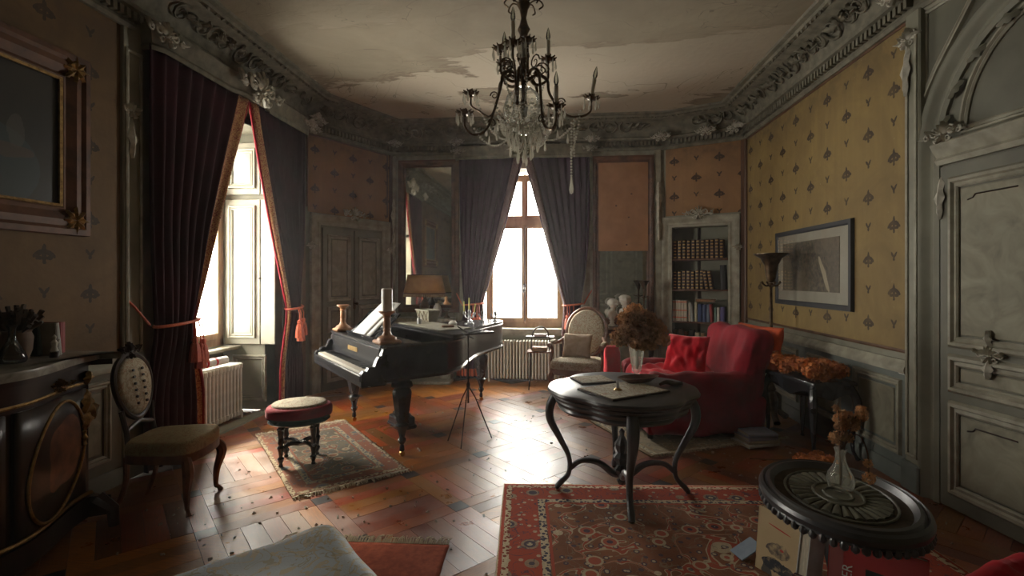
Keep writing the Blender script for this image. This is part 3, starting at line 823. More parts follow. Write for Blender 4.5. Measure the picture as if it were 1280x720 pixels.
# ---- door wall with the arch
loc, rz, L = frame(A5, A6)
wd = struct('wall_door_right', loc, rz)
MB().box(-.02, L + .03, 0, .12, 0, ZT).build('wall_body', M['paint_door'], wd, 0)
AC, AR = .84, .80      # arch centre and radius
arch = [(AC - AR, 0)] + [(AC - AR * cos(a), 2.30 + AR * 1.12 * sin(a)) for a in [k * pi / 24 for k in range(25)]] + [(AC + AR, 0)]
PA = [(-.09, -.002), (-.09, .02), (-.06, .03), (-.045, .02), (-.02, .022), (0, .05), (.03, .06), (.05, .03), (.07, .04), (.085, -.002)]
d2 = struct('door_2', loc, rz)
MB().mould(arch, PA).build('arch_casing', M['paint'], d2, 50)
in_r = AR - .24
arch2 = [(AC - in_r * cos(a), 2.44 + in_r * 1.12 * sin(a)) for a in [k * pi / 20 for k in range(21)]]
MB().mould(arch2, PROF_PANEL).build('fanlight_moulding', M['mould'], d2, 50)
MB().mould([(AC - in_r, 2.44), (AC + in_r, 2.44)][::-1], PROF_PANEL).build('fanlight_moulding', M['mould'], d2, 50)
mb = MB(T(0, -.02))
for k in range(9):
    a = radians(18 + k * 18); leaf(mb, AC - .68 * cos(a), 0, 2.35 + .70 * sin(a), pi - a + pi / 2, .12, .028)
mb.build('carved_leaves', M['paint'], d2)
MB().mould([(AC - AR + .08, 2.32), (AC + AR - .08, 2.32)], [(-.07, -.002), (-.07, .03), (-.04, .045), (-.02, .03), (.02, .06), (.06, .08), (.07, .075), (.075, -.002)]).build('door_entablature', M['mould'], d2)
for sx_ in (AC - AR + .16, AC + AR - .16):
    mb = MB(T(sx_, -.06, 2.44)); rocaille(mb, 0, 0, 0, .11, 9); mb.build('carved_crest', M['plaster_trim'], d2)
mb = MB(T(AC - AR + .12, -.03, 2.15)); leaf(mb, 0, 0, .02, radians(-90), .28, .03); mb.build('carved_drop', M['plaster_trim'], d2)
for (a, b) in ((.15, .83), (.84, 1.52)):
    lf = MB().box(a, b, -.035, -.0, .015, 2.235, .004).build('door_leaf', M['paint_door'], d2, 0)
    for (za, zb) in ((1.09, 2.12), (.80, .98), (.14, .68)):
        MB(T(0, -.035)).mould(rect(a + .10, b - .10, za, zb), [(-.04, -.002), (-.04, .012), (-.03, .02), (-.01, .012), (.0, .028), (.018, .026), (.03, .012), (.036, -.002)], True).build('leaf_moulding', M['mould'], lf)
        MB().box(a + .15, b - .15, -.046, -.033, za + .05, zb - .05, .006).build('leaf_panel', M['panel_stain'], lf, 0)
        if zb - za > .4:
            q = MB(T(0, -.046)); zz = zb - .10
            q.mould([(b - .19, zz - .0), (a + .25, zz), (a + .235, zz - .02), (a + .20, zz - .03)], [(-.006, -.001), (0, .006), (.006, -.001)]); q.build('carved_line', M['dark_wood'], lf)
for s_ in (.49,):
    mb = MB(T(s_ - .0, -.05, 1.04)); rocaille(mb, 0, 0, 0, .085, 12, .7)
    leaf(mb, 0, 0, -.02, radians(-90), .12, .03); leaf(mb, 0, 0, .05, radians(90), .10, .02); mb.build('carved_crest', M['plaster_trim'], d2)
MB(T(0, 0)).mould([(.0, 2.75), (.0, ZC - .03), (.42, ZC - .03), (.28, 3.16), (.10, 2.92)], PROF_PANEL, True).build('spandrel_moulding', M['mould'], wd)

# ---- near right wall and rear wall (behind the camera, seen in the mirrors)
loc, rz, L = frame(A6, A7)
wn = struct('wall_right_near', loc, rz)
MB().box(0, L + .1, 0, .12, 0, ZT).build('wall_body', M['paint_door'], wn, 0)
paper(wn, .1, L, .95, ZC, 'paper_gold'); dado(wn, .05, L, 3, 'blue_dado')
loc, rz, L = frame(A7, A0)
wq = struct('wall_rear', loc, rz)
wm = MB(); wall_boxes(wm, -.1, L + .1, [(2.88, 3.16, 1.0, 2.9)]); wm.build('wall_body', M['paint'], wq, 0)  # opening for the added fill window

for (a, b) in ((.2, 1.0), (1.15, 2.2)):
    MB().mould(rect(a, b, 1.0, 3.2), PROF_PANEL, True).build('panel_moulding', M['mould'], wq)
    MB().box(a + .08, b - .08, -.012, 0, 1.08, 3.12).build('raised_panel', M['panel_stain'], wq, 0)
paper(wq, 4.6, L - .1, .95, ZC, 'paper_gold')
dado(wq, .05, L - .05, 6, 'paint', z1=.78)
w3 = struct('fill_window_rear', loc, rz)  # added window, unseen behind the camera, to give fill light
casement(w3, 2.88, 3.16, 1.0, 2.9, 2.3, .04, 'window_wood')
MB().mould([(2.80, .98), (2.80, 2.98), (3.24, 2.98), (3.24, .98)], PROF_CASE).build('window_casing', M['mould'], w3)

# ---- cornice round the room
per = [A0, A1, A2, A3, A4, A5, A6, A7]
mpc = lambda a, b, h: (a, b, h)
tc_ = struct('trim_1')
MB().mould(per, [(0, ZC - .015), (-.035, ZC - .015), (-.05, ZC + .01), (-.045, ZC + .03), (-.03, ZC + .04), (-.03, ZC + .11), (-.09, ZC + .125), (-.10, ZC + .15), (-.08, ZC + .165), (0, ZC + .165)], True, mpc).build('architrave_moulding', M['cornice'], tc_, 30)
cove = [(0, ZC + .16), (-.075, ZC + .162)] + [(-.08 - .22 * (1 - cos(a)), ZC + .165 + .19 * sin(a)) for a in [k * pi / 12 for k in range(7)]] + [(-.31, ZT - .055), (-.35, ZT - .055), (-.36, ZT - .03), (-.40, ZT - .02), (-.41, ZT), (0, ZT)]
MB().mould(per, cove, True, mpc).build('cove_moulding', M['cornice'], tc_, 40)
# dentils and reliefs, joined per wall
for (A, B) in ((A0, A1), (A1, A2), (A2, A3), (A3, A4), (A4, A5), (A5, A6)):
    loc, rz, L = frame(A, B)
    mb = MB(T(loc[0], loc[1], 0, 0, 0, rz)); k = .08
    while k < L - .05:
        mb.box(k, k + .032, -.075, -.025, ZC + .045, ZC + .108); k += .055
    mb.build('dentil_row', M['cornice'], tc_, 0, kind='stuff')
    mb = MB(T(loc[0], loc[1], 0, 0, 0, rz)); R = random.Random(int(L * 100))
    k = .12
    while k < L - .1:
        # running beads and little leaves under the ceiling edge
        leaf(mb, k, -.33, ZT - .07, radians(R.uniform(20, 160)), .05, .016, .01, .01); k += .075
    k = .25
    while k < L - .2:
        if R.random() < .9:
            sc = R.uniform(.07, .12); tl = Matrix.Translation((k, -.165, ZC + .285)) @ Matrix.Rotation(radians(44), 4, 'X')
            sv = mb.M; mb.M = mb.M @ tl
            sg = R.choice((-1, 1))
            mb.tube([(p[0], -.0, p[1]) for p in spiral(0, 0, sc, 1.4, R.uniform(0, 3), sg)], [sc * .13, sc * .05], 6)
            for q in range(3): leaf(mb, sg * sc * (.3 + q * .5), 0, -.01, radians(R.uniform(0, 180)), sc, sc * .22, sc * .15)
            mb.M = sv
        k += R.uniform(.14, .24)
    mb.build('relief_scrolls', M['cornice'], tc_, 60, kind='stuff')
# crests on the cornice
for (x, y, a, s) in ((-3.05, 5.88, 80, .13), (-2.42, 7.05, 35, .10), (1.5, 7.05, -20, .12), (2.42, 6.70, -62, .14), (2.44, 3.62, -87, .14), (2.05, 6.82, -24, .12), (-2.9, 6.55, 62, .10), (-1.46, 7.06, 0, .10), (.52, 7.06, 0, .10)):
    mb = MB(T(x, y, ZC + .12, 0, 0, radians(a))); rocaille(mb, 0, -.06, 0, s, int(s * 1000), .8); mb.build('carved_crest', M['plaster_trim'], tc_)

# ---- pelmets over the curtains
def pelmet(root_loc, rz, s0, s1, name='trim_2', proj=.16, crest=.24):
    t = struct(name, root_loc, rz); c = (s0 + s1) / 2
    P = [(s1, 0.03), (s1, -proj + .04), (s1 - .07, -proj), (c + .30, -proj), (c + .2, -proj - .05), (c - .2, -proj - .05), (c - .30, -proj), (s0 + .07, -proj), (s0, -proj + .04), (s0, .03)]
    MB().mould(P, [(0, ZC - .12), (.012, ZC - .12), (.02, ZC - .09), (.012, ZC - .07), (.03, ZC + .0), (.05, ZC + .03), (.055, ZC + .06), (0, ZC + .06)], False, lambda a, b, h: (a, b, h)).build('pelmet_board', M['cornice'], t, 30)
    MB().prism([(p[0], p[1]) for p in P], ZC + .04, ZC + .055).build('pelmet_top', M['cornice'], t, 0)
    for (x, s, yy) in ((c, crest, -proj - .10), (s0 + .03, crest * .55, -proj - .05), (s1 - .03, crest * .55, -proj - .05)):
        mb = MB(T(x, yy, ZC - .01)); rocaille(mb, 0, 0, 0, s, int(x * 10)); mb.build('carved_crest', M['plaster_trim'], t)
l0, r0, _ = frame(A0, A1); pelmet(l0, r0, 5.05, 7.36, 'trim_2', .15, .26)
l1, r1, _ = frame(A2, A3); pelmet(l1, r1, 1.02, 3.02, 'trim_3', .13, .15)

# ================================================================ CURTAINS
def sm(t): t = max(0, min(1, t)); return t * t * (3 - 2 * t)
def curtain(label, loc, rz, so, si, to, ti, tz, bo, bi, y0, mat, trim, ph=0, group=None, fringe=False, ztop=3.30, lining=True):
    """so/si outer and inner edge at the top, to/ti at the tie, bo/bi at the hem (all along the wall)"""
    root = thing('curtain', label, 'curtain', loc, rz, group)
    root.location.z = 0
    def pt(u, z, off=0):
        if z >= tz:
            f = (ztop - z) / (ztop - tz); a = so + (to - so) * f ** 3.2; b = si + (ti - si) * (f ** 1.06)
            g = sm((f - .55) / .45)
        else:
            f = (tz - z) / tz; g = 1 - sm(f / .5); e = sm(min(1, f * 1.6)) * .85 + f * .15
            a = to + (bo - to) * e; b = ti + (bi - ti) * e
        s = a + (b - a) * u
        K = 8.5 * pi * 2
        ph2 = ph + .5 * sin(z * 2.1 + u * 3)
        amp = (.022 * (1 - g) + .018 * g) * (1 - .3 * max(0, (z - 2.2)))
        y = y0 - amp * (sin(K * u ** .9 + ph2) + .35 * sin(K * .47 * u + 1.3 + z)) - .035 * g * sin(pi * u) * 2 - off
        s += .012 * cos(K * u + ph2)
        return (s, y, z)
    NU, NZ = 90, 44
    zz = lambda v: ztop - (ztop - .025) * v
    solid(MB().grid(lambda u, v: pt(u * .88, zz(v)), NU, NZ).build('drape', mat, root, 180, weld=2), .006)
    solid(MB().grid(lambda u, v: pt(.86 + u * .125, zz(v), .006), 6, NZ).build('trim_band', trim, root, 180, weld=2), .006)
    e = MB().tube([pt(.992, zz(v / 60), .004) for v in range(61)], .013, 8); e.build('edge_roll', M['red_velvet'] if lining else mat, root, 180)
    if fringe:
        MB().grid(lambda u, v: (lambda p: (p[0], p[1] - .008, p[2]))(pt(u * .98, .16 - v * .11)), 60, 2).build('hem_fringe', M['tassel'], root, 180)
    # cord tie and tassels
    c = (to + ti) / 2; w = abs(ti - to) / 2 + .02
    cord = MB(); P = []
    for k in range(25):
        a = 2 * pi * k / 24; P.append((c + w * cos(a), y0 - .03 + .085 * sin(a), tz + .015 * cos(a)))
    cord.tube(P, .013, 8)
    cord.tube([(to + (.04 if to < ti else -.04) * -1, y0, tz + .0), (to - (1 if ti > to else -1) * .12, y0 + .05, tz + .14), (to - (1 if ti > to else -1) * .2, .0, tz + .26)], .009, 6)
    cord.build('tie_cord', M['tassel'], root)
    for q, (dx, ln) in enumerate(((-.02, .16), (.05, .20), (.11, .14))):
        x = (ti if abs(ti - to) < 9 else c) - (1 if ti > to else -1) * (.02 + abs(dx))
        t = MB(); t.tube([(x, y0 - .11, tz), (x + .004, y0 - .13, tz - .06), (x, y0 - .13, tz - ln)], .006, 6)
        t.lathe([(0, .02), (.018, .01), (.024, -.01), (.018, -.03), (.03, -.05), (.040, -.12), (.044, -.19), (.0, -.195)], (x, y0 - .13, tz - ln), 12, flute=.08, fn=6)
        t.build('tassel', M['tassel'], root)
    return root
curtain('dark plum velvet curtain with gold band, between old painting and side window', l0, r0, 5.02, 6.24, 5.08, 5.47, 1.14, 4.98, 5.60, -.10, M['velvet'], M['trim_band'], .3)
curtain('dark plum velvet curtain with crimson lining, beside the panelled shutter', l0, r0, 7.32, 6.26, 7.14, 6.93, 1.16, 7.24, 6.80, -.10, M['velvet'], M['trim_band'], 1.2)
curtain('aubergine velvet curtain behind the piano, between tall mirror and end window', l1, r1, 1.06, 2.03, 1.14, 1.42, 1.12, 1.02, 1.46, -.10, M['velvet_back'], M['trim_dark'], .8, fringe=True, lining=False)
curtain('aubergine velvet curtain behind the oval-backed armchair, beside end window', l1, r1, 2.99, 2.03, 2.86, 2.62, 1.12, 2.92, 2.58, -.10, M['velvet_back'], M['trim_dark'], 2.0, fringe=True, lining=False)

# ================================================================ RADIATORS
def radiator(label, loc, rz, n, pitch, h, depth=.16):
    r = thing('radiator', label, 'radiator', loc, rz)
    sec = MB()
    for y in (-depth / 2 + .022, 0, depth / 2 - .022):
        sec.tube([(0, y, .07), (0, y, h - .03)], .017, 8)
    for z in (.07, h - .035):
        sec.box(-pitch * .36, pitch * .36, -depth / 2, depth / 2, z - .03, z + .035, .012)
    me = sec.build('section', M['white_metal'], r, 40); me.location.x = -(n - 1) / 2 * pitch
    for k in range(1, n):
        o = link(me.data, 'section', r); o.location.x = (k - (n - 1) / 2) * pitch
    for x in (-(n - 1) / 2 * pitch, (n - 1) / 2 * pitch):
        MB().box(x - .014, x + .014, -depth / 2, depth / 2, 0, .05, .005).build('foot', M['white_metal'], r)
    xe = (n - 1) / 2 * pitch
    MB().tube([(xe, 0, .08), (xe + .05, 0, .08), (xe + .07, 0, .05), (xe + .07, 0, .005)], .011, 8).build('pipe', M['white_metal'], r)
    mb = MB(); mb.tube([(xe, 0, h - .035), (xe + .05, 0, h - .035)], .016, 8); mb.build('valve', M['white_metal'], r)
    return r
radiator('white ribbed radiator in the side window recess under a paper roll', (-3.42, 4.52, 0), pi / 2, 15, .052, .60)
radiator('white ribbed radiator under the end window behind the piano tail', (-.47, 7.04, 0), 0, 23, .046, .60, .14)
pr = thing('paper_roll', 'rolled white paper tied with red ribbon on the radiator top', 'paper roll', (-3.42, 4.50, .66), radians(82))
MB().tube([(-.2, 0, 0), (.2, 0, 0)], .04, 16).build('sheet_roll', M['paper'], pr)
for x in (-.05, .06): MB().tube([(x - .012, 0, 0), (x + .012, .0, 0)], .0415, 16).build('ribbon', M['red_cloth'], pr)

# ================================================================ OLD PAINTING
op = thing('framed_painting', 'large dark old portrait painting in reddish gilt-edged frame', 'painting', (-3.2, 2.36, 2.375), pi / 2)
w, h = .65, .595
PF = [(-.005, 0), (-.005, .03), (.02, .04), (.04, .03), (.09, .055), (.13, .045), (.15, .06), (.185, .055), (.19, 0)]
MB(T(0, -.002)).mould(rect(-w + .19, w - .19, -h + .19, h - .19), PF, True).build('frame', M['red_wood'], op, 30)
MB(T(0, -.002)).mould(rect(-w + .19, w - .19, -h + .19, h - .19), [(-.008, .028), (-.008, .042), (.008, .046), (.016, .03)], True).build('gilt_edge', M['gilt'], op)
for (x, z) in ((w - .1, h - .1), (w - .1, -h + .1), (-w + .1, h - .1), (-w + .1, -h + .1)):
    mb = MB(T(x, -.05, z)); [leaf(mb, 0, 0, 0, radians(k * 45), .09, .02, .01, .0) for k in range(8)]; mb.build('corner_rosette', M['gilt'], op)
m, nt, b = new_mat('dark_oil_portrait', .4)
x, y, z, vec = xyz(nt)
n = tex_noise(nt, 5, 5)
xx = x + (n - .5) * .08; zz_ = z + (n - .5) * .08
col = mixc(nt, n.ramp(.3, .7), (.022, .020, .016), (.010, .011, .010))
col = mixc(nt, ell(xx, zz_, .05, -.22, .30, .26) * .9, col, (.025, .04, .042))
col = mixc(nt, ell(xx, zz_, .22, .0, .05, .10) * .5, col, (.09, .09, .075))
col = mixc(nt, ell(xx, zz_, .18, -.12, .14, .04) * .5, col, (.09, .05, .03))
col = mixc(nt, ell(xx, zz_, .0, .17, .085, .12) * .8, col, (.12, .075, .045))
nt.links.new(col, b.inputs['Base Color'])
MB().box(-w + .17, w - .17, -.025, -.005, -h + .17, h - .17).build('canvas', m, op, 0)

# ================================================================ SIDE CABINET
cb = thing('side_cabinet', 'dark serpentine-front cabinet with gilt oval door trim and marble top', 'cabinet', (-3.18, 2.1, 0), pi / 2)
# local: x along the wall, front towards -y
def serp(x, off=0):
    t = x / .62
    return -(.44 + .10 * cos(t * pi) * (1 if abs(t) < 1 else 0) + off)
def front_outline(x0, x1, off, n=28, back=-.02):
    P = [(x1, back), (x0, back)]
    P += [(x0 + (x1 - x0) * k / n, serp(x0 + (x1 - x0) * k / n, off)) for k in range(n + 1)]
    return P[::-1]
MB().prism(front_outline(-.60, .60, 0), .16, .985).build('body', M['dark_wood'], cb, 30)
MB().prism(front_outline(-.62, .62, .03), .06, .18).build('plinth', M['dark_wood'], cb, 30)
tp = MB(); O = front_outline(-.66, .66, .06)
tp.dome(O, 1.005, 1.05, .018, 3); tp.build('marble_top', M['marble'], cb, 30)
MB().prism(front_outline(-.63, .63, .03), .975, 1.008).build('top_moulding', M['dark_wood'], cb, 30)
def on_front(x, z, p=0): return (x, serp(x, p), z)
MB().tube([on_front(-.6 + 1.2 * k / 40, .87, .004) for k in range(41)], .010, 6).build('gilt_string', M['gilt'], cb)
MB().tube([on_front(-.6 + 1.2 * k / 40, .20, .02) for k in range(41)], .012, 6).build('gilt_string', M['gilt'], cb)
for c, sg in ((.29, 1), (-.29, -1)):
    d = MB(); d.grid(lambda u, v: on_front(c - .27 + .54 * u, .22 + .62 * v, .012), 16, 4)
    dd = solid(d.build('door', M['dark_wood'], cb), .02)
    ov = []
    for k in range(48):
        a = 2 * pi * k / 48; rx = .225 + .02 * sin(a); x = c + sg * (.02 + rx * cos(a) + .055 * sin(a)); z = .51 + .30 * sin(a) - .05 * cos(a) * cos(a)
        ov.append(on_front(x, z, .026))
    MB().tube(ov + [ov[0]], .009, 8).build('gilt_oval', M['gilt'], dd)
    pan = MB(); ring = [(p[0], p[1] + .008, p[2]) for p in ov]; cen = on_front(c, .52, .03)
    pan.add(ring + [cen], [(k, (k + 1) % 48, 48) for k in range(48)]); pan.build('veneer_panel', M['walnut'], dd)
    mb = MB(); P = on_front(c + sg * .25, .55, .03); mb.M = T(*P)
    mb.lathe([(0, -.05), (.014, -.04), (.008, -.02), (.018, 0), (.008, .02), (.014, .04), (0, .05)], (0, 0, 0), 10); mb.build('escutcheon', M['gilt'], dd)
    mb = MB(); mb.M = T(*on_front(c + sg * .05, .90, .015)); rocaille(mb, 0, 0, 0, .055, 3); mb.build('gilt_mount', M['gilt'], cb)
for x in (-.575, .575):
    mb = MB(); mb.M = T(*on_front(x, .86, .01)); [leaf(mb, 0, 0, -.03 - .05 * k, radians(-90 + (k % 2 * 2 - 1) * 12), .14, .035, .03, .02) for k in range(3)]
    leaf(mb, 0, 0, 0, radians(90), .08, .03); mb.build('gilt_corner_mount', M['gilt'], cb)
    mb = MB(); mb.tube([(x, -.42, .17), (x * 1.05, -.50, .10), (x * 1.06, -.50, .0)], [.05, .035, .028], 8); mb.build('foot', M['dark_wood'], cb)
# things on the cabinet
ZB = 1.052
def on_cab(px_y, x): return (x, px_y, ZB)
fl_ = tag(MB(T(-2.86, 2.30, ZB)).lathe([(0, 0), (.055, .004), (.062, .02), (.05, .06), (.025, .11), (.016, .14), (.015, .18), (.026, .20), (.024, .20), (.012, .18), (.012, .14), (.0, .10)], seg=20).build('carafe', M['glass']), 'small clear glass carafe with flared neck on the dark cabinet', 'carafe')
jg = tag(MB(T(-2.98, 2.16, ZB)).lathe([(0, 0), (.05, .0), (.055, .02), (.052, .17), (.058, .20), (.054, .20), (.047, .17), (.047, .02), (0, .012)], seg=20).build('glass_jar', M['glass']), 'tall straight glass jar near the end of dark cabinet', 'jar')
bk = thing('flower_pot', 'brown earthenware pot holding a dark dried bunch on the cabinet', 'pot', (-2.98, 2.42, ZB))
MB().lathe([(0, 0), (.05, 0), (.065, .05), (.07, .12), (.06, .15), (.066, .16), (.05, .16), (.05, .13), (0, .13)]).build('pot', M['earth'], bk)
mb = MB(); R = random.Random(2)
for k in range(60):
    a = R.uniform(0, 2 * pi); r = R.uniform(.02, .13); z = .18 + R.uniform(0, .12)
    mb.tube([(0.3 * r * cos(a), .3 * r * sin(a), .14), (r * cos(a), r * sin(a), z)], [.003, .012], 5)
mb.build('dried_bunch', M['basket'], bk)
fg = thing('figurine', 'small pale figurine on dark base on the cabinet', 'figurine', (-2.84, 2.50, ZB))
MB().lathe([(0, 0), (.022, 0), (.02, .03), (0, .03)]).build('base', M['dark_wood'], fg)
mb = MB(); mb.lathe([(0, .03), (.02, .035), (.012, .06), (.016, .085), (.006, .10), (.011, .115), (0, .13)], seg=12); mb.tube([(0, 0, .085), (0, .02, .075), (0, .028, .10)], .005, 6); mb.build('figure', M['white_stone'], fg)

def book(label, loc, rz, w, h, t, cover, group=None, tilt=0, bands=0, lie=False, page=True):
    """standing book: spine faces local -y, thickness along x, depth w along y"""
    b_ = thing('book', label, 'book', loc, rz, group)
    Rm = Matrix.Rotation(tilt, 4, 'Y') if not lie else Matrix.Rotation(pi / 2, 4, 'Y')
    mt = (Matrix.Translation((-h / 2, 0, t / 2)) if lie else Matrix()) @ Rm
    c = MB(mt); c.box(-t / 2, -t / 2 + .003, 0, w, 0, h); c.box(t / 2 - .003, t / 2, 0, w, 0, h)
    sp = [(-t / 2, .004), (-t / 3, -.004), (0, -.006), (t / 3, -.004), (t / 2, .004)]
    c.prism(sp + [(t / 2, .008), (-t / 2, .008)], 0, h)
    c.build('cover', cover, b_, 0)
    p = MB(mt).box(-t / 2 + .003, t / 2 - .003, .008, w - .005, .004, h - .004); p.build('pages', M['pages'], b_, 0)
    if bands:
        g = MB(mt)
        for k in range(bands):
            z = h * (.08 + .84 * k / (bands - 1)); g.box(-t * .34, t * .34, -.0085, .003, z - .0065, z + .0065)
        g.build('gilt_bands', M['gold_band'], b_, 0, kind='stuff')
    return b_
bc = {}
def cm(name, c, **k):
    if name not in bc: bc[name] = MN('cover_' + name, c, tuple(q * .75 for q in c), 14, .6, **k)
    return bc[name]
book('white-paged upright book with grey cover leaning on cabinet beside red book', (-2.90, 2.585, ZB), radians(100), .12, .19, .03, cm('grey', (.42, .40, .36)), tilt=-.12)
book('red clothbound book standing on the cabinet end', (-2.96, 2.65, ZB), radians(100), .12, .185, .045, cm('red', (.32, .03, .03)), tilt=0)
book('dark green book standing on the cabinet beside pale leaning book', (-2.98, 2.545, ZB), radians(100), .12, .20, .04, cm('dkgreen', (.03, .05, .045)))

# ================================================================ CHAIRS
def ovalring(rx, rz_, zc, n=40, egg=0.0, x0=0):
    return [(x0 + rx * (1 + egg * sin(2 * pi * k / n)) * cos(2 * pi * k / n), zc + rz_ * sin(2 * pi * k / n)) for k in range(n)]

def cabriole(mb, top, foot, out, r=(.035, .028, .018, .014, .022), knee=.05):
    t = Vector(top); f = Vector(foot); o = Vector(out)
    P = [t, t.lerp(f, .22) + o * knee, t.lerp(f, .55) + o * .0, t.lerp(f, .85) - o * knee * .35, f + Vector((0, 0, .03)) + o * .0, f + o * .02]
    pts = cr(P, 5); mb.tube(pts, [r[0], r[0] * 1.15, r[1], r[2], r[3], r[4]], 8)
    return mb

sc_ = thing('side_chair', 'dark balloon-back side chair with buttoned back and worn tapestry seat', 'chair', (-2.555, 3.0, 0), radians(100))
sc_.scale = (.84, .84, .97)
# local: faces -y
so_ = [(-.20, .21), (-.25, -.05), (-.25, -.22), (-.17, -.28), (0, -.30), (.17, -.28), (.25, -.22), (.25, -.05), (.20, .21), (0, .24)]
so2 = [tuple(p)[:2] for p in cr([(*p, 0) for p in so_], 4, True)]
MB().dome(so2, .40, .485, .04, 4, crown=.02).build('seat', M['seat_tap'], sc_, 50)
MB().prism([(p[0] * 1.0, p[1] * 1.0) for p in so2], .345, .405).build('seat_rail', M['walnut'], sc_, 40)
for x, y, ox, oy in ((-.21, -.23, -.7, -.7), (.21, -.23, .7, -.7)):
    cabriole(MB(), (x, y, .37), (x * 1.05, y - .02, 0), (ox, oy, 0), knee=.045).build('leg', M['walnut'], sc_)
for x in (-.18, .18):
    MB().tube(cr([(x, .21, .38), (x, .22, .2), (x * 1.05, .30, 0)], 5), [.022, .016], 8).build('leg', M['walnut'], sc_)
bkm = T(0, .22, .48, radians(-10))
mb = MB(bkm); rr = ovalring(.20, .215, .34, 40, .14); mb.tube([(p[0], 0, p[1]) for p in rr + [rr[0]]], .02, 8)
mb.tube([(-.17, 0, -.10), (-.15, 0, .05), (-.17, 0, .20)], .018, 8); mb.tube([(.17, 0, -.10), (.15, 0, .05), (.17, 0, .20)], .018, 8)
mb.tube([(-.16, 0, .06), (0, -.005, .10), (.16, 0, .06)], .016, 8)
mb.build('back_frame', M['dark_wood'], sc_)
mb = MB(bkm @ T(0, -.01, .57)); rocaille(mb, 0, 0, 0, .09, 4); mb.build('crest_carving', M['dark_wood'], sc_)
mb = MB(bkm @ T(0, -.0, .34)); ring = [(p[0] * .9, p[1] * .92) for p in ovalring(.20, .215, 0, 32, .14)]
mb.M = bkm @ T(0, .012, .34) @ Matrix.Rotation(pi / 2, 4, 'X'); mb.dome(ring, -.01, .045, .03, 4, crown=.01); mb.build('back_pad', M['tapestry'], sc_, 50)
for k in range(6):
    for x in (-.05, .05): MB(bkm).tube([(x, -.045, .22 + k * .045), (x, -.058, .22 + k * .045)], .009, 8).build('button', M['dark_wood'], sc_)

def armchair(loc, rz):
    a = thing('armchair', 'oval-backed walnut armchair in pale floral tapestry with linen cushion', 'armchair', loc, rz)
    sp = [(-.24, .24), (-.30, -.05), (-.31, -.24), (-.2, -.31), (0, -.33), (.2, -.31), (.31, -.24), (.30, -.05), (.24, .24), (0, .27)]
    s2 = [tuple(p)[:2] for p in cr([(*p, 0) for p in sp], 4, True)]
    MB().dome(s2, .37, .475, .05, 4, crown=.03).build('seat', M['tapestry'], a, 50)
    MB().prism(s2, .30, .375).build('seat_rail', M['walnut'], a, 40)
    for x in (-1, 1):
        cabriole(MB(), (x * .27, -.25, .33), (x * .28, -.29, 0), (x * .5, -.8, 0), (.034, .027, .018, .015, .022), .04).build('leg', M['walnut'], a)
        MB().tube(cr([(x * .22, .24, .33), (x * .22, .26, .15), (x * .24, .34, 0)], 5), [.024, .017], 8).build('leg', M['walnut'], a)
        mb = MB(); mb.tube(cr([(x * .29, -.20, .33), (x * .33, -.17, .45), (x * .32, -.14, .58), (x * .33, -.19, .655)], 6), [.026, .02, .018, .024], 8)
        mb.tube(cr([(x * .33, -.22, .65), (x * .34, -.10, .665), (x * .31, .08, .66), (x * .25, .24, .72)], 6), [.030, .022, .02, .018], 8)
        mb.build('arm', M['walnut'], a)
        MB().soft(.06, .17, .04, .02, 6, (x * .33, -.06, .685)).build('arm_pad', M['tapestry'], a, 60)
    bm_ = T(0, .27, .42, radians(-14))
    rr = ovalring(.27, .33, .36, 44, .06)
    MB(bm_).tube([(p[0], 0, p[1]) for p in rr + [rr[0]]], .026, 10).build('back_frame', M['walnut'], a)
    mb = MB(bm_ @ T(0, .0, .36) @ Matrix.Rotation(pi / 2, 4, 'X')); mb.dome([(p[0] * .93, p[1] * .94) for p in ovalring(.27, .33, 0, 36, .06)], -.02, .05, .035, 4, crown=.02); mb.build('back_pad', M['tapestry'], a, 50)
    return a
armchair((.30, 6.25, 0), radians(-18))

def pillow(name, label, loc, rot, w, h, t, mat, cat='cushion', amp=.012, seed=0):
    o = MB()
    def f(sg):
        def fn(u, v):
            a, b = u * 2 - 1, v * 2 - 1
            e = max(0, (1 - abs(a) ** 2.6) * (1 - abs(b) ** 2.6)) ** .45
            pin = 1 - .07 * (1 - abs(a)) * abs(b) ** 3 ; pin2 = 1 - .07 * (1 - abs(b)) * abs(a) ** 3
            nz = noise.noise(Vector((a * 2.3 + seed, b * 2.3, sg))) * amp * 2 + noise.noise(Vector((a * 6 + seed, b * 3 + a * 3, sg + 3))) * amp
            return (a * w / 2 * pin2, b * h / 2 * pin, sg * (t / 2 * e) + nz * e)
        return fn
    o.grid(f(1), 24, 24); o.grid(f(-1), 24, 24)
    q = o.build(name, mat, None, 180, weld=2)
    q.location = loc; q.rotation_euler = rot
    return tag(q, label, cat)
pillow('cushion', 'small beige linen cushion on the oval-backed armchair', (.27, 6.25, .63), (radians(70), 0, radians(-18)), .38, .33, .12, M['linen'])

# red slipcovered armchair, faces the windows
rc = thing('draped_armchair', 'big low armchair draped in dark crimson velvet beside the bookshelf', 'armchair', (1.42, 5.08, 0), radians(10))
# local: front towards -x, length along x
vel = M['red_velvet']  # darker than the throw: weaker light on the near side put into colour
MB().soft(1.14, .90, .36, .05, 22, (-.10, 0, .215), .03, 4, .03).build('base', vel, rc, 180)
MB().soft(.92, .56, .16, .07, 14, (-.20, 0, .43), .02, 5).build('seat', vel, rc, 180)
bm_ = MB(T(.38, 0, .62, 0, radians(12), 0)); bm_.soft(.26, .94, .80, .11, 22, (0, 0, 0), .035, 5, .02); bm_.build('backrest', vel, rc, 180)
for y in (-.40, .40):
    MB().soft(.98, .18, .56, .085, 24, (-.16, y, .345), .035, 6, .045).build('armrest', vel, rc, 180)
